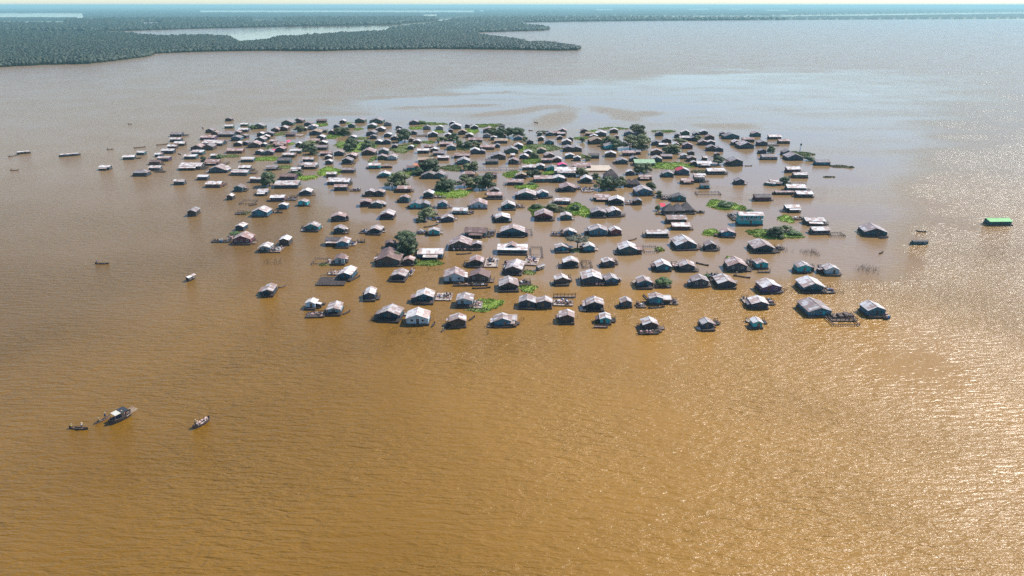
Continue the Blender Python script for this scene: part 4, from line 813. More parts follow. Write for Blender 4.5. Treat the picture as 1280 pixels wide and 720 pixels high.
def sheet_mat(name, base, rust, amount, rough=.45):
    # corrugated sheets: every sheet its own tone, some rusted, streaks of rust, fine ribs
    m, nt, b = nodes(name)
    tc = N(nt, 'ShaderNodeTexCoord'); oi = N(nt, 'ShaderNodeObjectInfo')
    mp = N(nt, 'ShaderNodeMapping'); mp.inputs['Scale'].default_value = (.62, .85, 0)
    nt.links.new(tc.outputs['Object'], mp.inputs['Vector'])
    fl = N(nt, 'ShaderNodeVectorMath', operation='FLOOR'); nt.links.new(mp.outputs[0], fl.inputs[0])
    wn = N(nt, 'ShaderNodeTexWhiteNoise', noise_dimensions='4D'); nt.links.new(fl.outputs[0], wn.inputs['Vector']); nt.links.new(oi.outputs['Random'], wn.inputs['W'])
    nz = N(nt, 'ShaderNodeTexNoise', noise_dimensions='4D', Scale=.9, Detail=5); nt.links.new(tc.outputs['Object'], nz.inputs['Vector'])
    m9 = N(nt, 'ShaderNodeMath', operation='MULTIPLY'); m9.inputs[1].default_value = 40; nt.links.new(oi.outputs['Random'], m9.inputs[0]); nt.links.new(m9.outputs[0], nz.inputs['W'])
    s = N(nt, 'ShaderNodeMath', operation='MULTIPLY_ADD'); s.inputs[1].default_value = .55
    nt.links.new(wn.outputs['Value'], s.inputs[0]); nt.links.new(nz.outputs['Fac'], s.inputs[2])
    k = 1.02 - amount*.5
    r = ramp(nt, [(.25, tuple(c*1.06 for c in base)), (max(.3, k-.28), tuple(c*.86 for c in base)), (k-.06, tuple(.55*a+.45*c for a, c in zip(base, rust))), (min(1, k+.1), rust)])
    nt.links.new(s.outputs[0], r.inputs['Fac'])
    hv = N(nt, 'ShaderNodeHueSaturation'); mr = N(nt, 'ShaderNodeMapRange')
    mr.inputs['To Min'].default_value = .88; mr.inputs['To Max'].default_value = 1.14
    nt.links.new(oi.outputs['Random'], mr.inputs['Value']); nt.links.new(mr.outputs[0], hv.inputs['Value'])
    nt.links.new(r.outputs[0], hv.inputs['Color']); nt.links.new(hv.outputs[0], b.inputs['Base Color'])
    wv = N(nt, 'ShaderNodeTexWave', Scale=3.0, Distortion=.3); nt.links.new(tc.outputs['Object'], wv.inputs['Vector'])
    bp = N(nt, 'ShaderNodeBump', Strength=.25, Distance=.03); nt.links.new(wv.outputs['Fac'], bp.inputs['Height']); nt.links.new(bp.outputs[0], b.inputs['Normal'])
    b.inputs['Roughness'].default_value = rough
    return m
def leaf_mat(name, a, c, isl=.45, sc=.55):
    m, nt, b = nodes(name)
    g = N(nt, 'ShaderNodeNewGeometry'); oi = N(nt, 'ShaderNodeObjectInfo'); tc = N(nt, 'ShaderNodeTexCoord')
    nz = N(nt, 'ShaderNodeTexNoise', Scale=sc, Detail=4); nt.links.new(tc.outputs['Object'], nz.inputs['Vector'])
    ad = N(nt, 'ShaderNodeMath', operation='MULTIPLY_ADD'); ad.inputs[1].default_value = isl
    nt.links.new(g.outputs['Random Per Island'], ad.inputs[0]); nt.links.new(nz.outputs['Fac'], ad.inputs[2])
    r = ramp(nt, [(.35, a), (.95, c)]); nt.links.new(ad.outputs[0], r.inputs['Fac'])
    hv = N(nt, 'ShaderNodeHueSaturation'); mr = N(nt, 'ShaderNodeMapRange')
    mr.inputs['To Min'].default_value = .7; mr.inputs['To Max'].default_value = 1.25
    nt.links.new(oi.outputs['Random'], mr.inputs['Value']); nt.links.new(mr.outputs[0], hv.inputs['Value'])
    nt.links.new(r.outputs[0], hv.inputs['Color']); nt.links.new(hv.outputs[0], b.inputs['Base Color'])
    b.inputs['Roughness'].default_value = .6
    b.inputs['Subsurface Weight'].default_value = 0
    return m
WALLM = {k: plank_mat('painted_boards_'+n, c) for k, n, c in [
    ('n', 'navy', (0.028, 0.046, 0.065)), ('t', 'teal', (0.028, 0.093, 0.102)), ('q', 'turquoise', (0.024, 0.272, 0.288)), ('b', 'blue', (0.037, 0.118, 0.167)),
    ('g', 'grey', (0.149, 0.167, 0.174)), ('d', 'brown', (0.053, 0.038, 0.032)), ('r', 'red_brown', (0.124, 0.046, 0.034)), ('m', 'maroon', (0.099, 0.019, 0.034)),
    ('p', 'purple', (0.074, 0.040, 0.093)), ('e', 'green', (0.037, 0.093, 0.059)), ('l', 'pale_blue', (0.288, 0.376, 0.400))]}
ROOFM = {'w': sheet_mat('zinc_sheets_white', (.83, .795, .755), (.42, .29, .235), .36),
    'p': sheet_mat('zinc_sheets_pinkish', (.68, .59, .55), (.33, .2, .16), .72),
    'v': sheet_mat('zinc_sheets_worn', (.72, .675, .64), (.34, .23, .185), .62), 'u': sheet_mat('zinc_sheets_patched', (.7, .675, .65), (.31, .225, .195), .74),
    'g': sheet_mat('zinc_sheets_grey', (.41, .405, .41), (.27, .2, .175), .75),
    'r': sheet_mat('zinc_sheets_rusty', (.36, .265, .235), (.17, .1, .085), .95, .7),
    'k': sheet_mat('sheets_dark', (.2, .165, .16), (.1, .08, .075), .8, .7),
    't': sheet_mat('sheets_tan', (.52, .41, .3), (.3, .2, .14), .6, .7),
    'h': sheet_mat('thatch_brown', (.2, .15, .14), (.1, .075, .07), .9, .9),
    'm': plain('tarpaulin_pink', (.8, .08, .22), .5, .12), 'G': sheet_mat('sheets_lime', (.27, .68, .2), (.22, .52, .17), .3),
    'x': sheet_mat('sheets_pale_green', (.37, .5, .29), (.27, .36, .21), .5), 'o': sheet_mat('sheets_orange', (.72, .26, .11), (.5, .2, .11), .5),
    'R': plain('sheets_red', (.62, .05, .07), .5, .15)}
WOOD = plank_mat('weathered_timber', (.16, .11, .085), .4)
DARKW = plank_mat('wet_dark_timber', (.06, .043, .036), .4)
PALEW = sheet_mat('pale_planks', (.66, .58, .5), (.36, .26, .21), .6, .7)
GLASS = plain('dark_opening', (.02, .025, .03), .3, .2)
TRIM = plain('pale_trim', (.55, .52, .48), .6, .2)
DOORM = plank_mat('door_boards', (.1, .07, .05), .4)
BARK = plain('bark', (.1, .08, .06), .9, .3, 4)
LEAF = {'d': leaf_mat('leaves_dark', (.03, .05, .02), (.105, .135, .05)), 'o': leaf_mat('leaves_olive', (.065, .082, .03), (.2, .21, .08)),
        'b': leaf_mat('leaves_green', (.035, .065, .018), (.11, .17, .045)), 'u': leaf_mat('leaves_umbrella', (.04, .045, .026), (.12, .12, .065))}
GRASS = {'g': leaf_mat('grass_bright', (.17, .25, .03), (.37, .47, .075)), 'o': leaf_mat('weed_olive', (.14, .18, .045), (.3, .33, .1)),
         'b': leaf_mat('weed_brown', (.09, .095, .04), (.22, .2, .09))}

# ------------------------------------------------------------------ helpers
class MB:
    def __init__(s): s.v = []; s.f = []; s.mi = []
    def add(s, vs, fs, mi=0):
        o = len(s.v); s.v += [tuple(v) for v in vs]; s.f += [tuple(i+o for i in f) for f in fs]; s.mi += [mi]*len(fs)
    def box(s, x0, x1, y0, y1, z0, z1, mi=0):
        s.add([(x0,y0,z0),(x1,y0,z0),(x1,y1,z0),(x0,y1,z0),(x0,y0,z1),(x1,y0,z1),(x1,y1,z1),(x0,y1,z1)],
              [(3,2,1,0),(4,5,6,7),(0,1,5,4),(1,2,6,5),(2,3,7,6),(3,0,4,7)], mi)
    def slab(s, a, b, c, d, t, mi=0):       # four corners of the top, thickness t downwards
        lo = [(p[0], p[1], p[2]-t) for p in (a, b, c, d)]
        s.add([a, b, c, d]+lo, [(0,1,2,3),(7,6,5,4),(0,4,5,1),(1,5,6,2),(2,6,7,3),(3,7,4,0)], mi)
    def bar(s, a, b, r0, r1=None, n=5, mi=0):
        r1 = r0 if r1 is None else r1
        a = Vector(a); b = Vector(b); d = (b-a).normalized()
        u = d.orthogonal().normalized(); w = d.cross(u)
        vs = [a+(u*math.cos(k*2*PI/n)+w*math.sin(k*2*PI/n))*r0 for k in range(n)]+[b+(u*math.cos(k*2*PI/n)+w*math.sin(k*2*PI/n))*r1 for k in range(n)]
        s.add(vs, [(k, (k+1)%n, n+(k+1)%n, n+k) for k in range(n)]+[tuple(range(n-1,-1,-1)), tuple(range(n, 2*n))], mi)
    def mesh(s, name, mats):
        me = bpy.data.meshes.new(name); me.from_pydata(s.v, [], s.f)
        for m in (mats if isinstance(mats, (list, tuple)) else [mats]): me.materials.append(m)
        if any(s.mi): me.polygons.foreach_set('material_index', s.mi)
        me.update(); return me
    def obj(s, name, mats, parent=None, loc=None):
        return link(name, s.mesh(name, mats), parent, loc)
def link(name, me, parent=None, loc=None):
    o = bpy.data.objects.new(name, me); C.objects.link(o)
    if parent: o.parent = parent
    if loc: o.location = loc
    return o
def thing(name, label, cat, loc=(0,0,0), rz=0, group=None):
    o = bpy.data.objects.new(name, None); C.objects.link(o); o.location = loc; o.rotation_euler = (0,0,rz)
    o.empty_display_size = .5
    return tag(o, label, cat, group)
def tag(o, label, cat, group=None):
    o['label'] = label; o['category'] = cat; o['kind'] = 'thing'
    if group: o['group'] = group
    return o
def copy_tree(o, parent=None):
    c = o.copy(); C.objects.link(c); c.parent = parent
    for ch in list(o.children): copy_tree(ch, c)
    return c

# ------------------------------------------------------------------ camera, sun, sky
cam = bpy.data.cameras.new('camera'); co = bpy.data.objects.new('camera', cam); C.objects.link(co)
co.location = (0, 0, CAM_Z); co.rotation_euler = (PI/2-PITCH, 0, 0)
cam.lens = LENS; cam.sensor_width = 36; cam.clip_start = 1; cam.clip_end = 200000
S.camera = co
SUN_AZ, SUN_EL = math.radians(67), math.radians(50)      # azimuth right of +Y
sd = Vector((math.sin(SUN_AZ)*math.cos(SUN_EL), math.cos(SUN_AZ)*math.cos(SUN_EL), math.sin(SUN_EL)))
sl = bpy.data.lights.new('sun', 'SUN'); sl.energy = 5.0; sl.angle = math.radians(.53); sl.color = (1, .955, .885)
so = bpy.data.objects.new('sun', sl); C.objects.link(so); so.rotation_euler = sd.to_track_quat('Z', 'Y').to_euler(); so.location = (200, 100, 400)
w = bpy.data.worlds.new('World'); S.world = w; w.use_nodes = True
nt = w.node_tree; sky = nt.nodes.new('ShaderNodeTexSky'); sky.sky_type = 'NISHITA'; sky.sun_disc = False
sky.sun_elevation = SUN_EL; sky.sun_rotation = SUN_AZ; sky.altitude = 1800; sky.air_density = 1.25; sky.dust_density = .7; sky.ozone_density = 5.0
nt.links.new(sky.outputs[0], nt.nodes['Background'].inputs[0]); nt.nodes['Background'].inputs[1].default_value = .145
S.view_settings.view_transform = 'Standard'; S.view_settings.look = 'None'; S.view_settings.gamma = 1; S.view_settings.exposure = .2
S.render.engine = 'CYCLES'; S.cycles.use_denoising = False
S.cycles.max_bounces = 5; S.cycles.diffuse_bounces = 2; S.cycles.glossy_bounces = 2; S.cycles.transmission_bounces = 2; S.cycles.volume_bounces = 0
S.cycles.sample_clamp_indirect = 4; S.cycles.sample_clamp_direct = 9; S.cycles.use_adaptive_sampling = False

# ------------------------------------------------------------------ water
def poly_sd(P, X, Y):            # signed distance (inside > 0) of arrays of points to a polygon
    ins = np.zeros(X.shape, bool); d = np.full(X.shape, 1e12)
    n = len(P)
    for i in range(n):
        ax, ay = P[i]; bx, by = P[(i+1) % n]
        if ay != by:
            c = ((ay > Y) != (by > Y)) & (X < (bx-ax)*(Y-ay)/(by-ay)+ax); ins ^= c
        L2 = (bx-ax)**2+(by-ay)**2+1e-9
        t = np.clip(((X-ax)*(bx-ax)+(Y-ay)*(by-ay))/L2, 0, 1)
        d = np.minimum(d, (X-ax-t*(bx-ax))**2+(Y-ay-t*(by-ay))**2)
    return np.where(ins, 1, -1)*np.sqrt(d)
def lattice(seed):
    r = np.random.RandomState(seed).rand(64, 64)
    def f(x, y):
        xi = np.floor(x).astype(int); yi = np.floor(y).astype(int); fx = x-xi; fy = y-yi
        fx = fx*fx*(3-2*fx); fy = fy*fy*(3-2*fy); a = lambda i, j: r[(xi+i) % 64, (yi+j) % 64]
        return (a(0,0)*(1-fx)+a(1,0)*fx)*(1-fy)+(a(0,1)*(1-fx)+a(1,1)*fx)*fy
    return f
LN = [lattice(k) for k in range(6)]
def fbm(x, y): return sum(LN[k](x*2**k, y*2**k)*.5**k for k in range(5))/1.94
def smooth(a, b, x): t = np.clip((x-a)/(b-a), 0, 1); return t*t*(3-2*t)
xs = np.concatenate([[-60000, -20000, -8000, -3000, -1500], np.arange(-900, 901, 7.5), [1500, 3000, 8000, 20000, 60000]])
ys = np.concatenate([[-20000, -3000, -500, 0, 60], np.arange(100, 700, 6), np.arange(700, 1500, 12), np.arange(1520, 4600, 80), np.arange(4600, 11000, 220), [12000, 15000, 20000, 30000, 60000]])
X, Y = np.meshgrid(xs, ys)
dc = poly_sd(CALM, X, Y)
n1 = fbm(X/60+7.3, Y/70+3.1); n2 = fbm(X/260+1.7, Y/45+9.2); n3 = fbm(X/90+5.2, Y/18+2.7); sp_ = np.clip((Y-250)/450, .25, 1.3)
calm = smooth(-60*sp_, 60*sp_, dc+15+((n1-.5)*80+(n2-.5)*120+(n3-.5)*80)*sp_)*(.86+.14*smooth(.35, .6, n3))*(1-.6*smooth(90, 720, X-.3*(Y-500)+(n2-.5)*260))
far = np.hypot(X, Y) > np.where(X > 300, 5700, 4700); calm = np.where(far, 1, calm)
# wind-ruffled streaks lying across the slick behind the village
rv = (np.hypot(X, Y) > 1500) & (X < -120) & (poly_sd(RIVER, X, Y) > 0); calm = np.where(rv, 1, calm)
streaks = [(STREAKS[0], 60, 9, .25), (STREAKS[1], 55, 14, .7), (STREAKS[2], 14, 60, -.3), (STREAKS[3], 16, 60, .35), (STREAKS[4], 14, 20, 0), (STREAKS[5], 22, 16, 0), (STREAKS[6], 150, 16, .15), (STREAKS[7], 110, 14, .35)]
for (sx, sy), a, b, r in streaks:
    dx, dy = X-sx, Y-sy; u = dx*math.cos(r)+dy*math.sin(r); v = -dx*math.sin(r)+dy*math.cos(r)
    q = np.sqrt((u/a)**2+(v/b)**2)+(fbm(X/25+4, Y/40+8)-.5)*1.5
    calm = calm*(1-.85*smooth(1.25, .45, q))
calm = np.maximum(calm, .22*smooth(220, 620, Y))
silt = np.maximum(calm*.85, .95*smooth(120, 480, Y+(n1-.5)*120))
m, nt, b = nodes('muddy_water')
si = N(nt, 'ShaderNodeAttribute', attribute_name='silt')
at_ = N(nt, 'ShaderNodeAttribute', attribute_name='calm'); tc = N(nt, 'ShaderNodeTexCoord')
big = N(nt, 'ShaderNodeTexNoise', Scale=.006, Detail=5); nt.links.new(tc.outputs['Object'], big.inputs['Vector'])
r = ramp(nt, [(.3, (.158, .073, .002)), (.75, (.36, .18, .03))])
sx_ = N(nt, 'ShaderNodeSeparateXYZ'); nt.links.new(tc.outputs['Object'], sx_.inputs[0])     # light falloff painted in: base colour dims to the left, brightens to the right
light_grad = N(nt, 'ShaderNodeMapRange'); light_grad.inputs['From Min'].default_value = -160; light_grad.inputs['From Max'].default_value = 55; light_grad.inputs['To Min'].default_value = -.22; light_grad.inputs['To Max'].default_value = .2; nt.links.new(sx_.outputs[0], light_grad.inputs['Value'])
sm = N(nt, 'ShaderNodeMath', operation='ADD'); nt.links.new(big.outputs['Fac'], sm.inputs[0]); nt.links.new(light_grad.outputs[0], sm.inputs[1]); nt.links.new(sm.outputs[0], r.inputs['Fac'])
mx = N(nt, 'ShaderNodeMix', data_type='RGBA'); mx.inputs[7].default_value = (.29, .188, .096, 1)
nt.links.new(si.outputs['Fac'], mx.inputs[0])   # finer, paler silt in the still water and far out
sl_ = N(nt, 'ShaderNodeMapRange'); sl_.inputs['To Min'].default_value = .5; sl_.inputs['To Max'].default_value = .85; nt.links.new(at_.outputs['Fac'], sl_.inputs['Value']); nt.links.new(sl_.outputs[0], b.inputs['Specular IOR Level'])
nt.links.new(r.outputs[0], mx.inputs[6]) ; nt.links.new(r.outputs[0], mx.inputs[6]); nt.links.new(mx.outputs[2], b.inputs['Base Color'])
b.inputs['IOR'].default_value = 1.36
def wave(sx, sy, rot, detail, dist):
    mp = N(nt, 'ShaderNodeMapping'); mp.inputs['Scale'].default_value = (sx, sy, 1); mp.inputs['Rotation'].default_value = (0, 0, rot)
    nt.links.new(tc.outputs['Object'], mp.inputs['Vector'])
    z = N(nt, 'ShaderNodeTexNoise', Scale=1, Detail=detail, Distortion=dist, Roughness=.55); nt.links.new(mp.outputs[0], z.inputs['Vector'])
    return z.outputs['Fac']
h1 = wave(.2, .75, .1, 2, .35); h2 = wave(.6, 2.2, .16, 3, .3); h3 = wave(1.5, 4.6, .02, 2, 0)
def madd(a, k, c=None):
    q = N(nt, 'ShaderNodeMath', operation='MULTIPLY_ADD'); nt.links.new(a, q.inputs[0]); q.inputs[1].default_value = k
    if c is None: q.inputs[2].default_value = 0
    else: nt.links.new(c, q.inputs[2])
    return q.outputs[0]
hh = madd(h1, 1.05, madd(h2, .42, madd(h3, .13)))
gust = N(nt, 'ShaderNodeTexNoise', Scale=.022, Detail=3); nt.links.new(tc.outputs['Object'], gust.inputs['Vector'])
gr = N(nt, 'ShaderNodeMapRange'); gr.inputs['From Min'].default_value = .3; gr.inputs['From Max'].default_value = .7; gr.inputs['To Min'].default_value = .4; gr.inputs['To Max'].default_value = 1.15
nt.links.new(gust.outputs['Fac'], gr.inputs['Value'])
inv = N(nt, 'ShaderNodeMapRange'); inv.inputs['To Min'].default_value = 1; inv.inputs['To Max'].default_value = .06; nt.links.new(at_.outputs['Fac'], inv.inputs['Value'])
st = N(nt, 'ShaderNodeMath', operation='MULTIPLY'); nt.links.new(gr.outputs[0], st.inputs[0]); nt.links.new(inv.outputs[0], st.inputs[1])
bp = N(nt, 'ShaderNodeBump', Distance=1.0); nt.links.new(hh, bp.inputs['Height']); nt.links.new(st.outputs[0], bp.inputs['Strength'])
nt.links.new(bp.outputs[0], b.inputs['Normal'])
ro = N(nt, 'ShaderNodeMapRange'); ro.inputs['To Min'].default_value = .23; ro.inputs['To Max'].default_value = .05
nt.links.new(at_.outputs['Fac'], ro.inputs['Value']); nt.links.new(ro.outputs[0], b.inputs['Roughness'])
nx, ny = len(xs), len(ys)
me = bpy.data.meshes.new('water')
idx = np.arange(nx*ny).reshape(ny, nx)
fc = np.stack([idx[:-1,:-1], idx[:-1,1:], idx[1:,1:], idx[1:,:-1]], -1).reshape(-1, 4)
me.from_pydata(np.stack([X, Y, X*0], -1).reshape(-1, 3).tolist(), [], fc.tolist())
a = me.attributes.new('calm', 'FLOAT', 'POINT'); a.data.foreach_set('value', calm.astype(np.float32).ravel())
a = me.attributes.new('silt', 'FLOAT', 'POINT'); a.data.foreach_set('value', silt.astype(np.float32).ravel())
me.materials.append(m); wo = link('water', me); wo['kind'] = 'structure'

# ------------------------------------------------------------------ far shore: land, mangrove wood
LANDM = plain('mud_bank', (.1, .09, .05), .9, .3, .05)
def flat_poly(name, P, z):
    bm = bmesh.new(); vs = [bm.verts.new((x, y, z)) for x, y in P]; f = bm.faces.new(vs)
    if f.normal.z < 0: f.normal_flip()
    g = bmesh.ops.extrude_face_region(bm, geom=[f]); bmesh.ops.translate(bm, vec=(0,0,.3), verts=[e for e in g['geom'] if isinstance(e, bmesh.types.BMVert)])
    bmesh.ops.triangulate(bm, faces=bm.faces[:])
    bmesh.ops.recalc_face_normals(bm, faces=bm.faces[:])
    me = bpy.data.meshes.new(name); bm.to_mesh(me); bm.free(); me.materials.append(LANDM)
    o = link(name, me); o['kind'] = 'structure'; return o
flat_poly('river_bank', LAND_NEAR, -.05)
def in_land(x, y):
    a = poly_sd(LAND_NEAR, x, y); bq = poly_sd(LAND_MID, x, y)
    for L in LAGOONS: bq = np.minimum(bq, -poly_sd(L, x, y))
    return a, bq
rs = np.random.RandomState(5)
# polar scatter of crowns, spacing growing with distance
P = []
r_ = 1050.
while r_ < 5200:
    sp = 4.3*(r_/1250)**.9
    n = int(r_*1.62/sp); th = np.linspace(-.81, .81, n)+rs.uniform(-.45, .45, n)*sp/r_
    rr = r_+rs.uniform(-.4, .4, n)*sp
    P.append(np.stack([rr*np.sin(th), rr*np.cos(th), np.full(n, sp)], -1)); r_ += sp*.92
P = np.concatenate(P)
sa, sb = in_land(P[:,0], P[:,1]); keep = (np.maximum(sa, sb) > 0.5)
P = P[keep]; edge = np.maximum(sa, sb)[keep]
def ico(sub, seed):
    bm = bmesh.new(); bmesh.ops.create_icosphere(bm, subdivisions=sub, radius=1)
    v = np.array([q.co for q in bm.verts]); f = np.array([[q.index for q in t.verts] for t in bm.faces]); bm.free()
    k = np.random.RandomState(seed); d = 1+k.uniform(-.22, .2, len(v)); v = v*d[:,None]
    return v, f
VAR = [ico(2, k) for k in range(6)]; VARF = [ico(1, k+9) for k in range(6)]
vv, ff, off = [], [], 0
for (x, y, sp), e in zip(P, edge):
    d = math.hypot(x, y); near = d < 1900
    V, Fc = (VAR if near else VARF)[rs.randint(6)]
    big_ = fbm(np.array([x/90.]), np.array([y/90.]))[0]
    R = sp*rs.choice([.45, .55, .7, .85, 1.1])*rs.uniform(.85, 1.15); hgt = (4.5+8*big_+rs.uniform(-2, 2.2))*min(1, .62+e/60)
    zc = max(hgt-R*.8, R*.45)
    a_ = rs.uniform(0, 6.28); c_, s_ = math.cos(a_), math.sin(a_)
    q = np.empty_like(V); q[:,0] = (V[:,0]*c_-V[:,1]*s_)*R+x; q[:,1] = (V[:,0]*s_+V[:,1]*c_)*R+y
    q[:,2] = V[:,2]*np.where(V[:,2] > 0, R*.8, max(zc+.3, .5))+zc
    vv.append(q); ff.append(Fc+off); off += len(V)
vv = np.concatenate(vv); ff = np.concatenate(ff)
me = bpy.data.meshes.new('mangrove_forest')
me.vertices.add(len(vv)); me.vertices.foreach_set('co', vv.astype(np.float32).ravel())
me.loops.add(ff.size); me.loops.foreach_set('vertex_index', ff.astype(np.int32).ravel())
me.polygons.add(len(ff)); me.polygons.foreach_set('loop_start', np.arange(0, ff.size, 3, dtype=np.int32)); me.polygons.foreach_set('loop_total', np.full(len(ff), 3, np.int32))
me.update(); me.validate()
FOREST = leaf_mat('mangrove_leaves', (.008, .02, .01), (.034, .048, .019), .22, .012)
me.materials.append(FOREST)
fo = link('mangrove_forest', me); fo['kind'] = 'stuff'; fo['label'] = 'dense mangrove forest along the far shore behind the open lagoon'; fo['category'] = 'forest'
# canopy beyond, out to the horizon: one uneven sheet with the lagoons left open
rr = 5000*np.exp(np.linspace(0, math.log(10.5), 170)); th = np.linspace(-.82, .82, 520)
Rg, Tg = np.meshgrid(rr, th, indexing='ij'); Xg, Yg = Rg*np.sin(Tg), Rg*np.cos(Tg)
sa, sb = in_land(Xg, Yg); L = np.maximum(sa, sb)
Zg = np.where(L > 0, 6.5+6*fbm(Xg/120, Yg/120)+rs.uniform(-1.5, 1.5, Xg.shape), -2)
idx = np.arange(Xg.size).reshape(Xg.shape); fc = np.stack([idx[:-1,:-1], idx[1:,:-1], idx[1:,1:], idx[:-1,1:]], -1).reshape(-1, 4)
keepf = (L.ravel()[fc] > -400).any(1)
me = bpy.data.meshes.new('distant_forest'); me.from_pydata(np.stack([Xg, Yg, Zg], -1).reshape(-1, 3).tolist(), [], fc[keepf].tolist())
me.materials.append(FOREST); do = link('distant_forest', me); do['kind'] = 'stuff'; do['label'] = 'far flat forest fading into haze at the horizon'; do['category'] = 'forest'

# ------------------------------------------------------------------ haze
m = bpy.data.materials.new('haze_air'); m.use_nodes = True; nt = m.node_tree; nt.nodes.clear()
o_ = nt.nodes.new('ShaderNodeOutputMaterial'); pv = nt.nodes.new('ShaderNodeVolumePrincipled')
pv.inputs['Color'].default_value = (.56, .97, 1, 1); pv.inputs['Density'].default_value = .95e-4; pv.inputs['Anisotropy'].default_value = .1
nt.links.new(pv.outputs[0], o_.inputs['Volume'])
mb = MB(); mb.box(-70000, 70000, -25000, 70000, -3, 104)
hz = mb.obj('haze', m); hz['kind'] = 'stuff'

# ------------------------------------------------------------------ houses
def roof_mesh(k, W, D, h, over, rn, low=False):
    mb = MB(); t = .07; hw, hd = W/2+over, D/2+over
    if k == 'G':
        rise = W*rn.uniform(.15, .22); e = -over*rise/(W/2); px = W*rn.uniform(-.06, .06)
        z = h+e
        mb.slab((-hw,-hd,z),(px,-hd,h+rise),(px,hd,h+rise),(-hw,hd,z), t)
        mb.slab((px,-hd,h+rise),(hw,-hd,z),(hw,hd,z),(px,hd,h+rise), t)
        mb.box(px-.12, px+.12, -hd-.01, hd+.01, h+rise-.03, h+rise+.04)
        return mb, rise, px
    if k == 'L':
        rise = D*rn.uniform(.14, .2); py = D*rn.uniform(.1, .3); z = h-.12
        mb.slab((-hw,-hd,z),(hw,-hd,z),(hw,py,h+rise),(-hw,py,h+rise), t)
        mb.slab((-hw,py,h+rise),(hw,py,h+rise),(hw,hd,z+.1),(-hw,hd,z+.1), t)
        mb.box(-hw-.01, hw+.01, py-.12, py+.12, h+rise-.03, h+rise+.04)
        return mb, rise, py
    if k == 'H': rise, rl = D*.3, W/2-D/2
    else: rise, rl = W*.5, .08
    A, B, C_, D_ = (-hw,-hd,h-.1), (hw,-hd,h-.1), (hw,hd,h-.1), (-hw,hd,h-.1); p, q = (-rl,0,h+rise), (rl,0,h+rise)
    mb.add([A,B,C_,D_,p,q], [(0,1,5,4),(2,3,4,5),(1,2,5),(3,0,4),(3,2,1,0)])
    return mb, rise, 0
def wall_mesh(k, W, D, z0, h, rise, pk, y0=None):
    hw, hd = W/2, D/2; y0 = -hd if y0 is None else y0; mb = MB()
    if k == 'G':
        r = rise-.08
        mb.add([(-hw,y0,z0),(hw,y0,z0),(hw,y0,h-.08),(pk,y0,h+r),(-hw,y0,h-.08),(-hw,hd,z0),(hw,hd,z0),(hw,hd,h-.08),(pk,hd,h+r),(-hw,hd,h-.08)],
               [(0,1,2,3,4),(9,8,7,6,5),(1,6,7,2),(5,0,4,9)])
    elif k == 'L':
        r = rise-.08
        mb.add([(-hw,y0,z0),(-hw,hd,z0),(-hw,hd,h-.05),(-hw,pk,h+r),(-hw,y0,h-.12),(hw,y0,z0),(hw,hd,z0),(hw,hd,h-.05),(hw,pk,h+r),(hw,y0,h-.12)],
               [(4,3,2,1,0),(5,6,7,8,9),(0,5,9,4),(1,2,7,6)])
    else: mb.box(-hw, hw, y0, hd, z0, h-.12)
    return mb
STILT = MB(); STILT.bar((0,0,-1.2), (0,0,.35), .09, .08, 6); STILT_ME = STILT.mesh('stilt', DARKW)
def opening(mb_f, mb_p, axis, u, c, w, z0, z1, s=-1):
    # a framed opening on a wall: axis 'y' = front wall at y=c, axis 'x' = side wall at x=c
    def bx(m, a0, a1, d0, d1, b0, b1):
        lo, hi = sorted((c+s*d0, c+s*d1))
        if axis == 'y': m.box(a0, a1, lo, hi, b0, b1)
        else: m.box(lo, hi, a0, a1, b0, b1)
    t = .09
    bx(mb_f, u-w/2-t, u-w/2, -.02, .06, z0-t, z1+t); bx(mb_f, u+w/2, u+w/2+t, -.02, .06, z0-t, z1+t)
    bx(mb_f, u-w/2, u+w/2, -.02, .06, z1, z1+t); bx(mb_f, u-w/2, u+w/2, -.02, .06, z0-t, z0)
    bx(mb_p, u-w/2, u+w/2, -.02, .025, z0, z1)
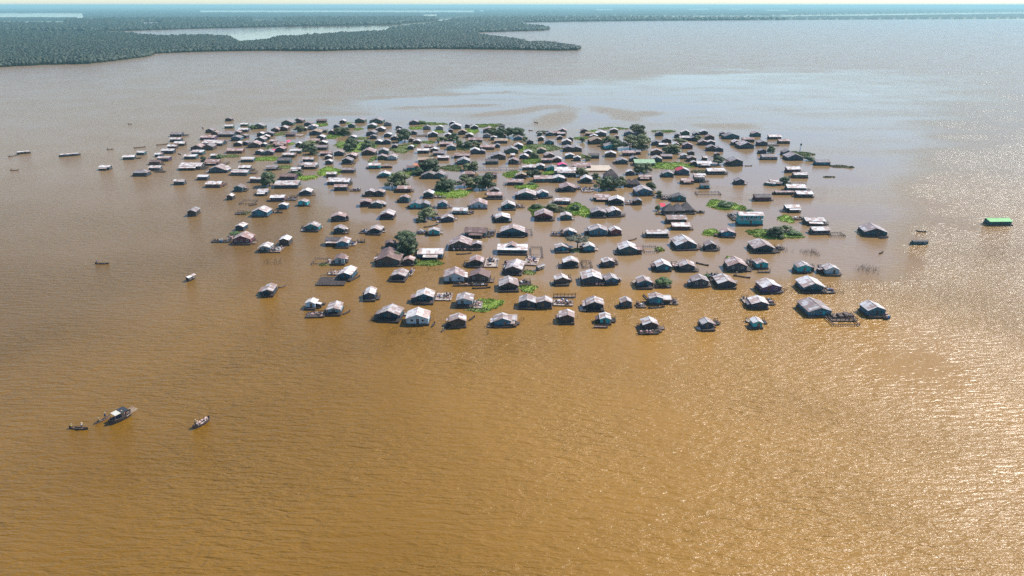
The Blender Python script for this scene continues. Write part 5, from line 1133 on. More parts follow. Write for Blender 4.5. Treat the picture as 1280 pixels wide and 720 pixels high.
def deck_part(root, dx, dy, w, d, kind, rn, lod):
    mb = MB(); z = rn.uniform(.42, .5)
    if kind in 'mRG' :
        mb.slab((dx-w/2,dy-d/2,1.7),(dx+w/2,dy-d/2,1.7),(dx+w/2,dy+d/2,2.1),(dx-w/2,dy+d/2,2.1), .05)
        mb.obj('awning', ROOFM[kind], root)
        for sx in (-1, 1):
            for sy in (-1, 1):
                q = MB(); q.bar((dx+sx*(w/2-.1), dy+sy*(d/2-.1), -.8), (dx+sx*(w/2-.1), dy+sy*(d/2-.1), 1.72 if sy < 0 else 2.0), .05); q.obj('awning_post', DARKW, root)
        return
    mat = {'d': DARKW, 'b': WOOD, 'w': PALEW, 'r': ROOFM['r']}[kind]
    n = max(1, int(d/.5)) if w >= d else max(1, int(w/.5))
    for k in range(n):                      # loose boards with gaps
        j = rn.uniform(-.12, .12)
        if w >= d: y = dy-d/2+d*k/n; mb.box(dx-w/2+j, dx+w/2+j, y+.02, y+d/n-.03, z-.06, z+rn.uniform(0, .03))
        else: x = dx-w/2+w*k/n; mb.box(x+.02, x+w/n-.03, dy-d/2+j, dy+d/2+j, z-.06, z+rn.uniform(0, .03))
    mb.box(dx-w/2+.1, dx+w/2-.1, dy-d/2+.1, dy-d/2+.25, z-.25, z-.065); mb.box(dx-w/2+.1, dx+w/2-.1, dy+d/2-.25, dy+d/2-.1, z-.25, z-.065)
    mb.obj('deck', mat, root)
    if lod and w*d > 2.5:
        rl = MB(); 
        pts = [(dx-w/2+.12, dy-d/2+.12), (dx+w/2-.12, dy-d/2+.12), (dx+w/2-.12, dy+d/2-.12), (dx-w/2+.12, dy+d/2-.12)]
        hh_ = rn.uniform(.7, 1.1)
        for i in range(4):
            a, b_ = pts[i], pts[(i+1) % 4]; nn = max(1, int(math.dist(a, b_)/1.1))
            if rn.random() < .3: continue
            for k in range(nn+1):
                x, y = a[0]+(b_[0]-a[0])*k/nn, a[1]+(b_[1]-a[1])*k/nn
                rl.bar((x, y, -1), (x+rn.uniform(-.06, .06), y+rn.uniform(-.06, .06), z+hh_*rn.uniform(.75, 1.25)), .075, .05, 4)
            if rn.random() < .7: rl.bar((*a, z+hh_*.7), (*b_, z+hh_*.72), .07, None, 4)
        if rl.v: rl.obj('railing', DARKW if kind != 'w' else WOOD, root)
GROUP = 'stilt houses of the flooded village'
def house(rec, i):
    k, x, y, W, D, h, wl, rf, fl, lod, label, decks = rec
    rn = random.Random(i*7+3)
    rz = rn.gauss(0, math.radians(4 if k == 'G' else 2.5))
    root = thing('stilt_house', label, 'house', (x, y, 0), rz, GROUP)
    z0 = .68; h += .2; over = .3 if k != 'L' else .4
    porch = k == 'G' and lod and rn.random() < .4 and D > 4 and 'arc' not in fl
    yf = -D/2+(min(1.3, D*.25) if porch else 0)
    rm, rise, pk = roof_mesh(k, W, D, h, over, rn)
    if rf == 'w' and k == 'G': rf = rn.choice('wwwvvu')
    elif rf == 'w' and rn.random() < .12: rf = 'v'
    rm.obj('roof', ROOFM[rf.replace('R', 'w') if rf == 'R' else rf], root)
    if rf == 'R':
        s_ = MB(); z = h-over*rise/(W/2)
        s_.slab((-W/2-over-.02,-D/2-over-.02,z+.09),(pk-.1,-D/2-over-.02,h+rise+.07),(pk-.1,D/2+over,h+rise+.07),(-W/2-over-.02,D/2+over,z+.09), .06)
        s_.obj('red_roof_sheet', ROOFM['R'], root)
    wall_mesh(k, W, D, z0, h, rise, pk, yf).obj('wall', WALLM[wl], root)
    pl = MB(); ex = .25 if lod else .1; fr = rn.choice([.35, .9, 1.3]) if lod else .4
    pl.box(-W/2-ex, W/2+ex, -D/2-fr, D/2+ex, .1, z0-.003)  # floor carried down as a dark skirt, standing in for the shade underneath
    pl.obj('platform_shade_skirt', DARKW, root)
    if lod == 2:
        for sx in (-1, 1):
            for ty in (0, .5, 1): link('stilt', STILT_ME, root, (sx*(W/2-.1), -D/2+.1+(D-.2)*ty, -.29))
    elif lod == 1:
        for sx in (-1, 1): link('stilt', STILT_ME, root, (sx*(W/2-.1), -D/2+.1, -.29))
    if porch:
        for sx in (-1, 1):
            p = MB(); p.box(sx*(W/2-.12)-.06, sx*(W/2-.12)+.06, -D/2+.02, -D/2+.14, z0, h-.02); p.obj('porch_post', WOOD, root)
        g_ = MB(); r = rise-.1                       # boarded gable above the porch
        g_.add([(-W/2+.1,-D/2+.02,h-.1),(W/2-.1,-D/2+.02,h-.1),(pk,-D/2+.02,h+r*.93),(-W/2+.1,-D/2+.1,h-.1),(W/2-.1,-D/2+.1,h-.1),(pk,-D/2+.1,h+r*.93)], [(0,1,2),(5,4,3),(0,3,4,1),(1,4,5,2),(2,5,3,0)])
        g_.obj('gable_board', WALLM[wl], root)
    # door and windows
    if lod or W > 6:
        hh_ = h-z0
        dm = rn.uniform(-.2, .2)*W; dw = .85
        d_ = MB(); d_.box(dm-dw/2, dm+dw/2, yf-.03, yf+.03, z0+.01, z0+min(1.75, hh_*.85)); d_.obj('door', rn.choice([DOORM, DARKW, WALLM['q'] if wl in 'tb' else DOORM]), root)
        wz0, wz1 = z0+hh_*.38, z0+hh_*.78
        spots = []
        nw = 3 if 'arc' in fl else max(1, int((W-1.6)/1.8))
        for j in range(nw):
            u = -W/2+W*(j+.5)/nw
            if abs(u-dm) > dw/2+.55 and abs(u)+.5 < W/2: spots.append(('y', u, yf, -1))
        for sx in (-1, 1):
            for j in range(max(1, int(D/2.8))):
                spots.append(('x', yf+(D/2-yf)*(j+.5)/max(1, int(D/2.8)), sx*W/2, sx))
        tm = rn.choice([TRIM, WOOD, WALLM['l'], WALLM['q']])
        for ax, u, c, s in spots:
            if lod == 0 and ax == 'x': continue
            a_, b_ = MB(), MB(); opening(a_, b_, ax, u, c, rn.choice([.6, .7, .8]), wz0, wz1, s)
            wo_ = a_.obj('window', tm, root); b_.obj('pane', GLASS, wo_)
    if 'win2' in fl or h > 3.1 and k == 'L':
        mid = z0+(h-z0)*.5
        bnd = MB(); bnd.box(-W/2-.05, W/2+.05, -D/2-.75, -D/2-.004, mid-.08, mid+.06); bnd.obj('balcony', TRIM, root)
        for j in range(5):
            a_, b_ = MB(), MB(); opening(a_, b_, 'y', -W/2+W*(j+.5)/5, yf, .9, mid+.55, mid+1.35)
            wo_ = a_.obj('window', TRIM, root); b_.obj('pane', GLASS, wo_)
        br = MB(); br.bar((-W/2, -D/2-.7, mid+.75), (W/2, -D/2-.7, mid+.75), .04)
        for j in range(11): br.bar((-W/2+W*j/10, -D/2-.7, mid), (-W/2+W*j/10, -D/2-.7, mid+.75), .03, None, 4)
        br.obj('railing', TRIM, root)
    if 'ann' in fl or (k == 'L' and lod and rn.random() < .3):
        aw = W*rn.uniform(.6, .95); ad_ = min(2.4, D*.5); ax_ = rn.uniform(-.1, .1)*W; zt = h-.32
        a_ = MB(); a_.slab((ax_-aw/2, -D/2-ad_, zt-.35), (ax_+aw/2, -D/2-ad_, zt-.35), (ax_+aw/2, -D/2-.01, zt), (ax_-aw/2, -D/2-.01, zt), .06)
        a_.obj('porch_roof', ROOFM[rf if rf in 'wvupgrot' else 'w'], root)
        for j in range(3):
            p = MB(); p.bar((ax_-aw/2+.1+(aw-.2)*j/2, -D/2-ad_+.1, -.9), (ax_-aw/2+.1+(aw-.2)*j/2, -D/2-ad_+.1, zt-.4), .06); p.obj('porch_post', WOOD, root)
        a_ = MB(); a_.box(ax_-aw/2, ax_+aw/2, min(-D/2-ad_+.02, -D/2-fr-.1), -D/2-fr-.004, .3, z0-.02); a_.obj('porch_floor', DARKW, root)
    elif k == 'G' and lod and rn.random() < .6:   # a lean-to at one side
        s = rn.choice((-1, 1)); lw = rn.uniform(1.1, 1.9); y0, y1 = sorted((rn.uniform(-.5, 0)*D, rn.uniform(.1, .5)*D)); zt = h-.3
        if y1-y0 > 1.2:
            lr = MB(); xa, xb = s*(W/2+.01), s*(W/2+lw)
            c4 = [(xa, y0, zt), (xb, y0, zt-.4), (xb, y1, zt-.4), (xa, y1, zt)]
            if s < 0: c4 = c4[::-1]
            lr.slab(*c4, .06); lr.obj('lean_to_roof', ROOFM[rn.choice('wpgr')], root)
            lb = MB(); lb.box(min(xa, xb*.97), max(xa, xb*.97), y0+.1, y1-.1, .25, z0-.006)
            if rn.random() < .6: lb.box(min(xa, xb*.94), max(xa, xb*.94), y0+.15, y1-.15, z0, zt-.48)
            lb.obj('lean_to', WALLM[rn.choice('nd')] if rn.random() < .6 else DARKW, root)
    if lod:
        for j in range(rn.randint(2, 5) if lod == 2 else rn.randint(0, 2)):
            a = rn.uniform(0, 6.28); q = link('pole', STILT_ME, root, (math.cos(a)*(W/2+rn.uniform(.6, 2.2)), math.sin(a)*(D/2+rn.uniform(.9, 2.2)), .4))
            q.rotation_euler = (rn.gauss(0, .12), rn.gauss(0, .12), 0); q.scale = (.7, .7, rn.uniform(.9, 1.7))
        if rn.random() < (.75 if not decks else .4):
            s = rn.choice((-1, 1)); dw = rn.uniform(.9, 2.2); dd = D*rn.uniform(.4, .9)
            deck_part(root, s*(W/2+.3+dw/2), -D/2+dd/2+rn.uniform(-.8, .3), dw, dd, rn.choice('ddbbw'), rn, lod)
    for dk in decks: deck_part(root, dk[0]*math.cos(rz)+dk[1]*math.sin(rz), -dk[0]*math.sin(rz)+dk[1]*math.cos(rz), dk[2], dk[3], dk[4], rn, lod)
    return root
for i, rec in enumerate(HOUSES): house(rec, i)
# the small ones past the three hundred that show largest: one object
mats = [WALLM[k] for k in 'ntqbgdrmpel']+[ROOFM[k] for k in 'wpgrkth']+[DARKW]; wi = {k: i for i, k in enumerate('ntqbgdrmpel')}; ri = {k: 11+i for i, k in enumerate('wpgrkth')}
fm = MB()
for i, (k, x, y, W, D, h, wl, rf) in enumerate(FAR_HOUSES):
    rn = random.Random(i+900); c_, s_ = math.cos(rn.gauss(0, .07)), math.sin(rn.gauss(0, .07))
    rm, rise, pk = roof_mesh(k, W, D, h, .3, rn); wm = wall_mesh(k, W, D, .4, h, rise, pk); pl = MB(); pl.box(-W/2-.2, W/2+.2, -D/2-.4, D/2+.2, -.5, .39)
    for mb, mi in ((rm, ri.get(rf, 11)), (wm, wi[wl]), (pl, 18)): fm.add([(v[0]*c_-v[1]*s_+x, v[0]*s_+v[1]*c_+y, v[2]) for v in mb.v], mb.f, mi)
o = fm.obj('distant_houses', mats); o['kind'] = 'stuff'; o['label'] = 'smallest far huts standing between the larger houses of the village'; o['category'] = 'houses'

# ------------------------------------------------------------------ trees
def leaf_ball(mb, c, r, n, rn, size, flat=1.0):
    for _ in range(n):
        d = Vector((rn.gauss(0,1), rn.gauss(0,1), rn.gauss(0,1)*flat)).normalized()
        p = Vector(c)+Vector((d.x*r[0], d.y*r[1], d.z*r[2]))*rn.uniform(.72, 1.06)
        nrm = (d+Vector((rn.gauss(0,.5), rn.gauss(0,.5), rn.gauss(.4,.4)))).normalized(); u = nrm.orthogonal().normalized(); v_ = nrm.cross(u); a = rn.uniform(0, 6.28)
        u, v_ = u*math.cos(a)+v_*math.sin(a), v_*math.cos(a)-u*math.sin(a); s = size*rn.uniform(.6, 1.4)
        mb.add([p-u*s, p-v_*s*.55+nrm*s*.12, p+u*s, p+v_*s*.55-nrm*s*.1], [(0,1,2,3)])
def crown_mesh(kind, seed):                    # unit crown: width 1, height 1, base at z=0
    rn = random.Random(seed); mb = MB(); ncl = {'d': 19, 'o': 20, 'b': 12, 'u': 14}[kind]
    for k in range(ncl):
        a = rn.uniform(0, 6.28); q = math.sqrt(rn.random())
        if kind == 'u': c = (math.cos(a)*q*.42, math.sin(a)*q*.42, .84+rn.uniform(-.05, .06)); r = (.15, .15, .09)
        elif kind == 'b': c = (math.cos(a)*q*.36, math.sin(a)*q*.36, .3+(1-q)*.3+rn.uniform(-.1, .1)); r = (.2, .2, .26)
        else:
            zz = rn.uniform(.17, .86); lim = .4*math.sin(PI*min(1, max(.2, (zz+.12)/1.02)))**.6
            c = (math.cos(a)*q*lim, math.sin(a)*q*lim, zz); s = rn.uniform(.13, .22); r = (s, s, s*.85)
        V, Fc = ico(2, seed*31+k)              # the shaded inside of the clump
        mb.add([(c[0]+v[0]*r[0]*.8, c[1]+v[1]*r[1]*.8, max(.02, c[2]+v[2]*r[2]*.8)) for v in V], Fc.tolist())
        leaf_ball(mb, c, r, 130, rn, .036)
    return mb
def trunk_mesh(seed, kind):
    rn = random.Random(seed); mb = MB(); zt = .75 if kind == 'u' else .45
    p0 = Vector((0,0,-.1)); p1 = Vector((rn.uniform(-.03,.03), rn.uniform(-.03,.03), zt*.6)); mb.bar(p0, p1, .032, .024, 7)
    for k in range(5):
        a = k*1.256+rn.random(); e = Vector((math.cos(a)*.26, math.sin(a)*.26, zt+.12+rn.uniform(-.05,.12))); mb.bar(p1, e, .017, .007, 5)
    return mb
CROWN = {}
for kd in 'dobu':
    for s in range(3 if kd != 'u' else 1):
        CROWN[kd, s] = (crown_mesh(kd, s+ord(kd)).mesh('crown', LEAF[kd]), trunk_mesh(s+ord(kd), kd).mesh('trunk', BARK))
for i, (kd, x, y, W, Hh, label) in enumerate(TREES):
    rn = random.Random(i+50); cm, tm = CROWN[kd, 0 if kd == 'u' else i % 3]
    t = thing('bush' if kd == 'b' else 'tree', label, 'bush' if kd == 'b' else 'tree', (x, y, 0), rn.uniform(0, 6.28), 'trees and bushes of the village')
    Hh = max(Hh, W*.4)
    for nme, q in (('crown', cm), ('trunk', tm)): link(nme, q, t).scale = (W*1.38, W*1.38, Hh*1.28)

# ------------------------------------------------------------------ plant mats
def mat_patch(i, kd, x, y, W, D, label):
    rn = random.Random(i+300); mb = MB(); n = 26; ph = [rn.uniform(0, 6.28) for _ in range(4)]
    def rad(a): return 1+.16*math.sin(2*a+ph[0])+.13*math.sin(3*a+ph[1])+.09*math.sin(5*a+ph[2])+.06*math.sin(9*a+ph[3])
    D = min(max(D*.97, 1.2), 34); hw, hd = W/2*1.07, D/2*1.12
    ring = lambda q, z: [(math.cos(k*2*PI/n)*hw*rad(k*2*PI/n)*q, math.sin(k*2*PI/n)*hd*rad(k*2*PI/n)*q, z+rn.uniform(-.02, .03)) for k in range(n)]
    vs = ring(1, -.15)+ring(.97, .08)+ring(.6, .2)+[(0, 0, .25)]
    fs = [(k, (k+1)%n, n+(k+1)%n, n+k) for k in range(n)]+[(n+k, n+(k+1)%n, 2*n+(k+1)%n, 2*n+k) for k in range(n)]+[(2*n+k, 2*n+(k+1)%n, 3*n) for k in range(n)]
    mb.add(vs, fs)
    cnt = int(min(2200, 60+W*D*9.0))
    for _ in range(cnt):
        a = rn.uniform(0, 6.28); q = math.sqrt(rn.random())*1.03; px, py = math.cos(a)*hw*rad(a)*q, math.sin(a)*hd*rad(a)*q
        clump = noise.noise((px*.35+i, py*.35, 0))
        hgt = rn.uniform(.2, .45)*(1+max(0, clump)*1.5); wd = rn.uniform(.09, .24); b0 = rn.uniform(0, 6.28)
        for t in range(2):
            b1 = b0+t*1.7+rn.uniform(-.3, .3); ux, uy = math.cos(b1)*wd, math.sin(b1)*wd; lx, ly = rn.gauss(0, .15), rn.gauss(0, .15)
            mb.add([(px-ux, py-uy, .02), (px+ux, py+uy, .02), (px+ux*.8+lx, py+uy*.8+ly, hgt), (px-ux*.8+lx, py-uy*.8+ly, hgt*.85)], [(0,1,2,3)])
    o = mb.obj('plant_mat', GRASS[kd], None, (x, y, 0)); tag(o, label, 'plant mat', 'floating plant mats')
for i, (kd, x, y, W, D, label) in enumerate(PATCHES): mat_patch(i, kd, x, y, W, D, label)

# ------------------------------------------------------------------ rafts, canoes, boats, pens, sticks
for i, (kd, x, y, W, D, label) in enumerate(RAFTS):
    t = thing('raft', label, 'raft', (x, y, 0), 0, 'plank rafts'); deck_part(t, 0, 0, W, D, kd, random.Random(i), 1)
    if 'wrecked' in label:
        fr_ = MB(); rn = random.Random(5)
        for k in range(26):
            px, py = rn.uniform(-.45, .45)*W, rn.uniform(-.4, .45)*D
            fr_.bar((px, py, .3), (px+rn.gauss(0, 1.2), py+rn.gauss(0, 1.0), rn.uniform(.8, 2.2)), .09, .06, 5)
        for k in range(9): q = rn.uniform(-.4, .3)*W; fr_.box(q, q+rn.uniform(.5, 1.6), D*rn.uniform(-.4, .2), D*rn.uniform(.21, .42), .5, rn.uniform(.7, 1.6))
        fr_.obj('broken_timber', WOOD, t)
def hull_mesh(L, B, H_, mat, rise=.35, n=11):
    mb = MB(); rings = []
    for k in range(n):
        u = -1+2*k/(n-1); b = B/2*(1-abs(u)**2.6)**.8+.02; zt = H_+rise*abs(u)**3; x = u*L/2
        rings.append([(x, -b, zt), (x, -b*.72, -.12), (x, b*.72, -.12), (x, b, zt), (x, b*.8, zt), (x, b*.6, .08), (x, -b*.6, .08), (x, -b*.8, zt)])
    for k in range(n-1):
        o = len(mb.v); mb.add(rings[k]+rings[k+1], [(j, (j+1) % 8, 8+(j+1) % 8, 8+j) for j in range(8)])
    for r_, f in ((rings[0], tuple(range(7,-1,-1))), (rings[-1], tuple(range(8)))): mb.add(r_, [f])
    return mb
def skin_mesh(name, pts, edges, rad, mat, root=0):
    me = bpy.data.meshes.new(name); me.from_pydata(pts, edges, []); me.materials.append(mat)
    o = bpy.data.objects.new(name, me); C.objects.link(o)
    mod = o.modifiers.new('skin', 'SKIN'); mod.use_smooth_shade = True
    sv = me.skin_vertices[0].data
    for i, r_ in enumerate(rad): sv[i].radius = (r_, r_) if not isinstance(r_, tuple) else r_
    sv[root].use_root = True
    o.modifiers.new('sub', 'SUBSURF').levels = 1
    o.modifiers['sub'].render_levels = 1
    dg = bpy.context.evaluated_depsgraph_get(); ev = o.evaluated_get(dg)
    out = bpy.data.meshes.new_from_object(ev); out.name = name
    bpy.data.objects.remove(o); 
    return out
SKIN = plain('brown_skin', (.23, .12, .075), .55, .1)
def person_meshes(sit):
    if sit: # sitting on the thwart, knees bent forward (+x), hands on a paddle
        hip = .32; J = dict(p=(0,0,hip), c=(.05,0,hip+.28), n=(.07,0,hip+.5), h=(.1,0,hip+.66), ht=(.1,0,hip+.76), sl=(.06,.19,hip+.45), sr=(.06,-.19,hip+.45), el=(.2,.24,hip+.22), er=(.22,-.24,hip+.25), hl=(.4,.1,hip+.2), hr=(.38,-.12,hip+.38), kl=(.38,.13,hip+.08), kr=(.38,-.13,hip+.08), al=(.42,.12,.02), ar=(.42,-.12,.02), fl=(.56,.12,0), fr=(.56,-.12,0), jl=(0,.1,hip), jr=(0,-.1,hip))
    else:
        hip = .86; J = dict(p=(0,0,hip), c=(.06,0,hip+.3), n=(.12,0,hip+.54), h=(.16,0,hip+.69), ht=(.16,0,hip+.8), sl=(.1,.2,hip+.48), sr=(.1,-.2,hip+.48), el=(.22,.25,hip+.22), er=(.26,-.2,hip+.3), hl=(.42,.05,hip+.2), hr=(.44,-.05,hip+.5), kl=(.16,.12,.45), kr=(-.06,-.13,.44), al=(.14,.13,.05), ar=(-.14,-.14,.05), fl=(.3,.14,.02), fr=(.02,-.16,.02), jl=(0,.1,hip-.03), jr=(0,-.1,hip-.03))
    E = [('p','c'),('c','n'),('n','h'),('h','ht'),('c','sl'),('c','sr'),('sl','el'),('el','hl'),('sr','er'),('er','hr'),('p','jl'),('jl','kl'),('kl','al'),('al','fl'),('p','jr'),('jr','kr'),('kr','ar'),('ar','fr')]
    R = dict(p=.13, c=.13, n=.055, h=.1, ht=.075, sl=.065, sr=.065, el=.045, er=.045, hl=.04, hr=.04, kl=.06, kr=.06, al=.042, ar=.042, fl=.04, fr=.04, jl=.09, jr=.09)
    ks = list(J); ix = {k: i for i, k in enumerate(ks)}
    body = skin_mesh('body', [J[k] for k in ks], [(ix[a], ix[b_]) for a, b_ in E], [R[k] for k in ks], SKIN)
    sk = ['p','c','sl','sr','el','er']; si = {k: i for i, k in enumerate(sk)}
    def mid(a, b_): return tuple(J[a][i]*.4+J[b_][i]*.6 for i in range(3))
    pts = [J['p'], J['c'], J['sl'], J['sr'], mid('sl','el'), mid('sr','er')]
    shirt = lambda mat: skin_mesh('shirt', pts, [(0,1),(1,2),(1,3),(2,4),(3,5)], [.15, .15, .08, .08, .065, .065], mat)
    tp = [J['p'], J['jl'], J['jr'], mid('jl','kl'), mid('jr','kr')]
    trousers = skin_mesh('trousers', tp, [(0,1),(0,2),(1,3),(2,4)], [.14, .105, .105, .085, .085], plain('cloth_dark', (.05, .06, .09), .8))
    hat = MB(); hx, hy, hz_ = J['ht']
    for r0, r1, a, b_ in ((.2, .2, .0, .02), (.11, .09, .02, .12)): hat.bar((hx, hy, hz_+a), (hx, hy, hz_+b_), r0, r1, 10)
    return body, shirt, trousers, hat
PB = {s: person_meshes(s) for s in (False, True)}
CLOTH = [plain('cloth_white', (.7, .68, .64), .8), plain('cloth_red', (.4, .06, .05), .8), plain('cloth_blue', (.08, .16, .3), .8), plain('cloth_yellow', (.55, .4, .1), .8)]
SHIRTS = {(s, c): PB[s][1](CLOTH[c]) for s in (False, True) for c in range(4)}
STRAW = plain('straw_hat', (.5, .4, .24), .8)
HATS = {s: PB[s][3].mesh('hat', STRAW) for s in (False, True)}
SHN = ['white', 'red', 'blue', 'yellow']
def person(loc, rz, sit, col, label):
    t = link('person', PB[sit][0], None, loc); t.rotation_euler = (0, 0, rz); tag(t, label, 'person', 'people in the boats')
    link('shirt', SHIRTS[sit, col], t); link('trousers', PB[sit][2], t); link('hat', HATS[sit], t)
    return t
for i, (x, y, L, rz, p, label) in enumerate(CANOES):
    o = hull_mesh(L, min(1.0, .55+L*.05), .3, DARKW).obj('canoe', [WOOD, DARKW][i % 3 > 0], None, (x, y, 0)); o.rotation_euler = (0, 0, rz); tag(o, label, 'canoe', 'wooden canoes')
    sea = MB()
    for q in (-.25, .2): sea.box(L*q-.1, L*q+.1, -.33, .33, .24, .28)
    sea.obj('thwart', WOOD, o)
    where = label.split(', ')[-1].replace('canoe ', '') if ', ' in label else label
    for j in range(p):
        s = (i+j) % 2 == 1; q = [-.36, .2][j]*L; c = (i+j) % 4
        person((x+math.cos(rz)*q, y+math.sin(rz)*q, .1), rz, s, c, ('%s person in %s shirt, %s canoe %s' % ('sitting' if s else 'standing', SHN[c], where.split(' ')[0], ' '.join(where.split(' ')[1:])))[:200])
def cabin_boat(x, y, L, rz, wl, rf, label):
    t = thing('covered_boat', label, 'boat', (x, y, 0), rz, 'covered boats')
    B = max(1.8, L*.26); hull_mesh(L, B, .55, DARKW, .5).obj('hull', WALLM['t'] if wl == 't' else DARKW, t)
    cl = L*.76; mb = MB(); mb.box(-cl/2, cl/2, -B*.38, B*.38, .3, 1.45); mb.obj('cabin', WALLM[wl], t)
    r_ = MB(); nn = 6
    for k in range(nn):
        a0, a1 = -1+2*k/nn, -1+2*(k+1)/nn; f = lambda a: 1.5+.3*(1-a*a)
        r_.slab((-cl/2-.3, a0*B*.48, f(a0)), (cl/2+.3, a0*B*.48, f(a0)), (cl/2+.3, a1*B*.48, f(a1)), (-cl/2-.3, a1*B*.48, f(a1)), .05)
    r_.obj('roof', ROOFM[rf], t)
    for j in range(max(2, int(cl/1.5))):
        a_, b_ = MB(), MB(); opening(a_, b_, 'y', -cl/2+cl*(j+.5)/max(2, int(cl/1.5)), -B*.38, .55, .8, 1.2); wo_ = a_.obj('window', TRIM, t); b_.obj('pane', GLASS, wo_)
for r in BOATS: cabin_boat(*r)
def stake_line(mb, a, b_, rn, step=.7, hz_=1.0):
    n = max(2, int(math.dist(a, b_)/step))
    for k in range(n+1):
        x, y = a[0]+(b_[0]-a[0])*k/n, a[1]+(b_[1]-a[1])*k/n
        mb.bar((x, y, -.8), (x+rn.gauss(0, .08), y+rn.gauss(0, .08), hz_*rn.uniform(.6, 1.25)), .08, .05, 4)
for i, (x, y, W, D, label) in enumerate(PENS):
    rn = random.Random(i+70); t = thing('stake_pen', label, 'pen', (x, y, 0), 0, 'stake pens')
    c4 = [(-W/2,-D/2),(W/2,-D/2),(W/2,D/2),(-W/2,D/2)]
    st_ = MB(); rl = MB()
    for k in range(4): stake_line(st_, c4[k], c4[(k+1) % 4], rn); rl.bar((*c4[k], .55), (*c4[(k+1) % 4], .57), .13, None, 4)
    st_.obj('stake_fence', DARKW, t); rl.obj('rail', WOOD, t)
for i, (x, y, W, D, label) in enumerate(STICKS):
    rn = random.Random(i+170); mb = MB()
    for k in range(int(min(60, 8+W*D*.9))):
        px, py = rn.uniform(-W/2, W/2), rn.uniform(-D/2, D/2); hgt = rn.uniform(.4, 1.5); dx, dy = rn.gauss(0, .35), rn.gauss(0, .3)
        mb.bar((px, py, -.5), (px+dx, py+dy, hgt), .04, .02, 4)
        if rn.random() < .5: mb.bar((px+dx*.6, py+dy*.6, hgt*.55), (px+dx+rn.gauss(0, .4), py+dy, hgt*1.1), .025, .015, 4)
    tag(mb.obj('stick_cluster', DARKW, None, (x, y, 0)), label, 'sticks', 'sticks in the water')

HEAPM = [plain('goods_brown', (.2, .13, .1), .8), plain('goods_pink', (.5, .3, .26), .8), plain('goods_blue', (.05, .16, .32), .5), plain('goods_white', (.7, .68, .65), .6), plain('goods_dark', (.05, .04, .04), .8)]
for i, (x, y, W, D, label) in enumerate(HEAPS):
    rn = random.Random(i+470); mb = MB()
    for k in range(int(min(26, 6+W*D*.8))):
        px, py, s = rn.uniform(-.42, .42)*W, rn.uniform(-.42, .42)*D, rn.uniform(.18, .5); mi = rn.choice([0, 0, 1, 1, 2, 3, 4, 4])
        kind = rn.random(); z = .46
        if kind < .4: mb.box(px-s, px+s*rn.uniform(.4, 1), py-s, py+s*.7, z, z+s*rn.uniform(.7, 1.8), mi)
        elif kind < .6: mb.bar((px, py, z), (px, py, z+.85), .29, .29, 9, mi)
        elif kind < .8: mb.bar((px-s*2, py, z+.15), (px+s*2, py+rn.uniform(-.8, .8), z+rn.uniform(.2, .9)), .08, .06, 5, mi)
        else:
            V, Fc = ico(1, i+k); mb.add([(px+v[0]*s*.9, py+v[1]*s*.8, z+.2+v[2]*s*.6) for v in V], Fc.tolist(), mi)
    tag(mb.obj('goods_heap', HEAPM, None, (x, y, 0)), label, 'heap', 'heaps of goods on the landings')
# footbridge
bx_, by_, bw_ = BRIDGE
t = thing('footbridge', 'long pale plank footbridge on posts crossing the channel in the village centre', 'footbridge', (bx_, by_, 0))
mb = MB(); mb.box(-bw_/2, bw_/2, -.6, .6, .75, .87); mb.obj('walkway', PALEW, t)
for s in (-1, 1):
    mb = MB(); mb.bar((-bw_/2, s*.56, 1.75), (bw_/2, s*.56, 1.75), .05); mb.bar((-bw_/2, s*.56, 1.3), (bw_/2, s*.56, 1.3), .035)
    for k in range(15): mb.bar((-bw_/2+bw_*k/14, s*.56, .87), (-bw_/2+bw_*k/14, s*.56, 1.75), .045)
    mb.obj('railing', TRIM, t)
for k in range(8):
    for s in (-1, 1):
        mb = MB(); mb.bar((-bw_/2+bw_*k/7, s*.5, -1), (-bw_/2+bw_*k/7, s*.5, .75), .08); mb.obj('bridge_post', DARKW, t)
# paved yard
x, y, W, D = YARD
t = thing('paved_yard', 'flat pale sandy yard on a low retaining wall by the tiled red house', 'paved yard', (x, y, 0))
mb = MB(); D = min(D, 15); mb.add([(-W/2,-D*.5,.62),(W*.42,-D*.5,.62),(W/2,-D*.35,.62),(W*.47,D*.5,.62),(-W*.46,D*.45,.62)]+[(-W/2,-D*.5,.4),(W*.42,-D*.5,.4),(W/2,-D*.35,.4),(W*.47,D*.5,.4),(-W*.46,D*.45,.4)], [(0,1,2,3,4)]+[(k,5+k,5+(k+1)%5,(k+1)%5) for k in range(5)])
mb.obj('paving', plain('pale_concrete', (.62, .5, .38), .8, .1, .5), t)
mb = MB(); mb.box(-W/2-.15, W/2, -D/2-.1, -D/2+.05, -.5, .58); mb.box(-W/2-.3, -W/2+.02, -D/2+.06, D/2, -.5, .56); mb.box(W/2-.4, W/2+.1, -D/2+.06, D/2, -.5, .39); mb.obj('retaining_wall', WOOD, t)
# white post
x, y = POST
t = thing('beacon_post', 'small white post with a black top on the right weed mat', 'beacon', (x, y, 0))
mb = MB(); mb.bar((0,0,0), (0,0,4.2), .55, .4, 10); mb.obj('column', plain('white_paint', (.78, .78, .76), .5, .05), t)
mb = MB(); mb.bar((0,0,4.2), (0,0,5.4), .6, .5, 10); mb.obj('cap', plain('black_paint', (.02, .02, .02), .5, .1), t)

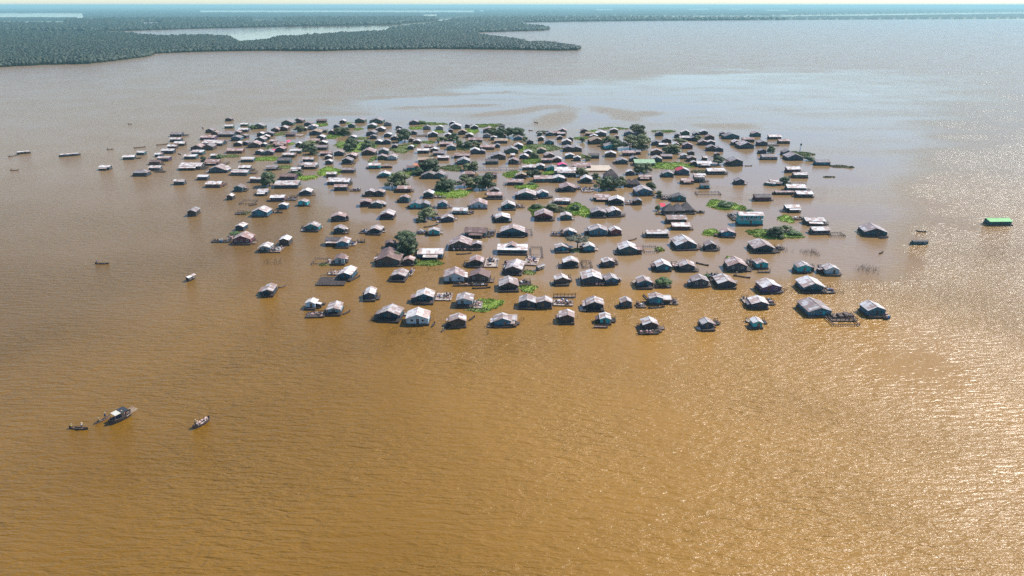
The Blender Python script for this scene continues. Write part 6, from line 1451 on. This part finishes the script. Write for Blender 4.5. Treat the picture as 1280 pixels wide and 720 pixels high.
# ------------------------------------------------------------------ boats in the foreground
def between(a, b_): return ((a[0]+b_[0])/2, (a[1]+b_[1])/2), math.dist(a, b_), math.atan2(b_[1]-a[1], b_[0]-a[0])
(cx, cy), L, rz = between(BIGBOAT_A, BIGBOAT_B)
t = thing('houseboat', 'dark wooden work boat with white and black awnings in the lower left water', 'boat', (cx, cy, 0), rz)
L = max(min(L, 5.4), 5.0); B = 2.3
hull_mesh(L*1.1, B, .95, DARKW, .5, 15).obj('hull', DARKW, t)
mb = MB(); mb.box(-L*.36, L*.4, -B*.36, B*.36, .7, .82); mb.obj('deck', DARKW, t)
mb = MB(); mb.slab((-L*.28,-.95,2.15),(L*.0,-.95,2.15),(L*.0,.95,2.3),(-L*.28,.95,2.3), .05); mb.obj('white_awning', plain('canvas_cream', (.46, .44, .36), .8, .1), t)
mb = MB(); mb.slab((L*.02,-1.15,2.2),(L*.36,-1.15,2.2),(L*.36,1.15,2.35),(L*.02,1.15,2.35), .05); mb.obj('black_awning', plain('canvas_black', (.03, .035, .045), .8, .1), t)
for q in (-.31, .01, .05, .29):
    for s in (-1, 1):
        mb = MB(); mb.bar((L*q, s*1.05, .6), (L*q, s*1.05, 2.22), .04); mb.obj('awning_post', WOOD, t)
mb = MB()
for k in range(6): mb.bar((L*.2, -1.1+k*.42, .75), (L*.78, -.9+k*.4+rnd.uniform(-.2, .2), 1.25), .05)
mb.obj('outrigger_poles', PALEW, t)
def local(cx, cy, rz, px, py, z): return (cx+math.cos(rz)*px-math.sin(rz)*py, cy+math.sin(rz)*px+math.cos(rz)*py, z)
person(local(cx, cy, rz, L*.1, -.75, .82), rz+2.4, False, 0, 'standing person in white shirt on the deck of the awning boat')
person(local(cx, cy, rz, L*.24, -.5, .82), rz-1.2, True, 1, 'sitting person in red shirt at the stern of the awning boat')
person(local(cx, cy, rz, -L*.12, .2, .82), rz+.6, True, 2, 'sitting person in blue shirt under the white awning of the boat')
tx, ty, tz = *TENDER_A, 0
(c2x, c2y), L2, r2 = between(TENDER_A, TENDER_B); L2 = max(L2, 3.6)
o = hull_mesh(L2, .8, .3, DARKW).obj('canoe', WOOD, None, (c2x, c2y, 0)); o.rotation_euler = (0, 0, r2); tag(o, 'small pale canoe with two people just left of the awning boat', 'canoe', 'wooden canoes')
for q, c, s in ((-.22, 3, True), (.22, 2, False)): person(local(c2x, c2y, r2, q*L2, 0, .1), r2, s, c, '%s person in %s shirt in the small canoe beside the awning boat' % ('sitting' if s else 'standing', SHN[c]))
(cx, cy), L, rz = between(CARGO_A, CARGO_B); L = max(L, 4.6)
t = thing('cargo_boat', 'open dark boat heaped with pinkish cargo right of the awning boat', 'boat', (cx, cy, 0), rz)
hull_mesh(L*1.05, 1.7, .6, DARKW, .45, 13).obj('hull', DARKW, t)
mb = MB(); mb.box(-L*.3, L*.34, -.55, .55, .35, .45); mb.obj('deck', DARKW, t)
mb = MB()
for k in range(34):
    x, y, z, s = rnd.uniform(-.28, .36)*L, rnd.uniform(-.5, .5), .47+rnd.random()*.75, rnd.uniform(.14, .26)
    V, Fc = ico(1, k); mb.add([(x+v[0]*s*1.3, y+v[1]*s, z+v[2]*s*.7) for v in V], Fc.tolist())
mb.obj('cargo_sacks', plain('sack_cloth', (.5, .36, .31), .9, .3, 3), t)
for k in range(3):
    mb = MB(); mb.bar((L*(-.25+.25*k), .5, .5), (L*(-.25+.25*k)+.1, .45, 2.0), .035); mb.obj('pole', WOOD, t)
person(local(cx, cy, rz, -L*.33, 0, .45), rz, False, 3, 'standing person in yellow shirt at the end of the cargo boat')
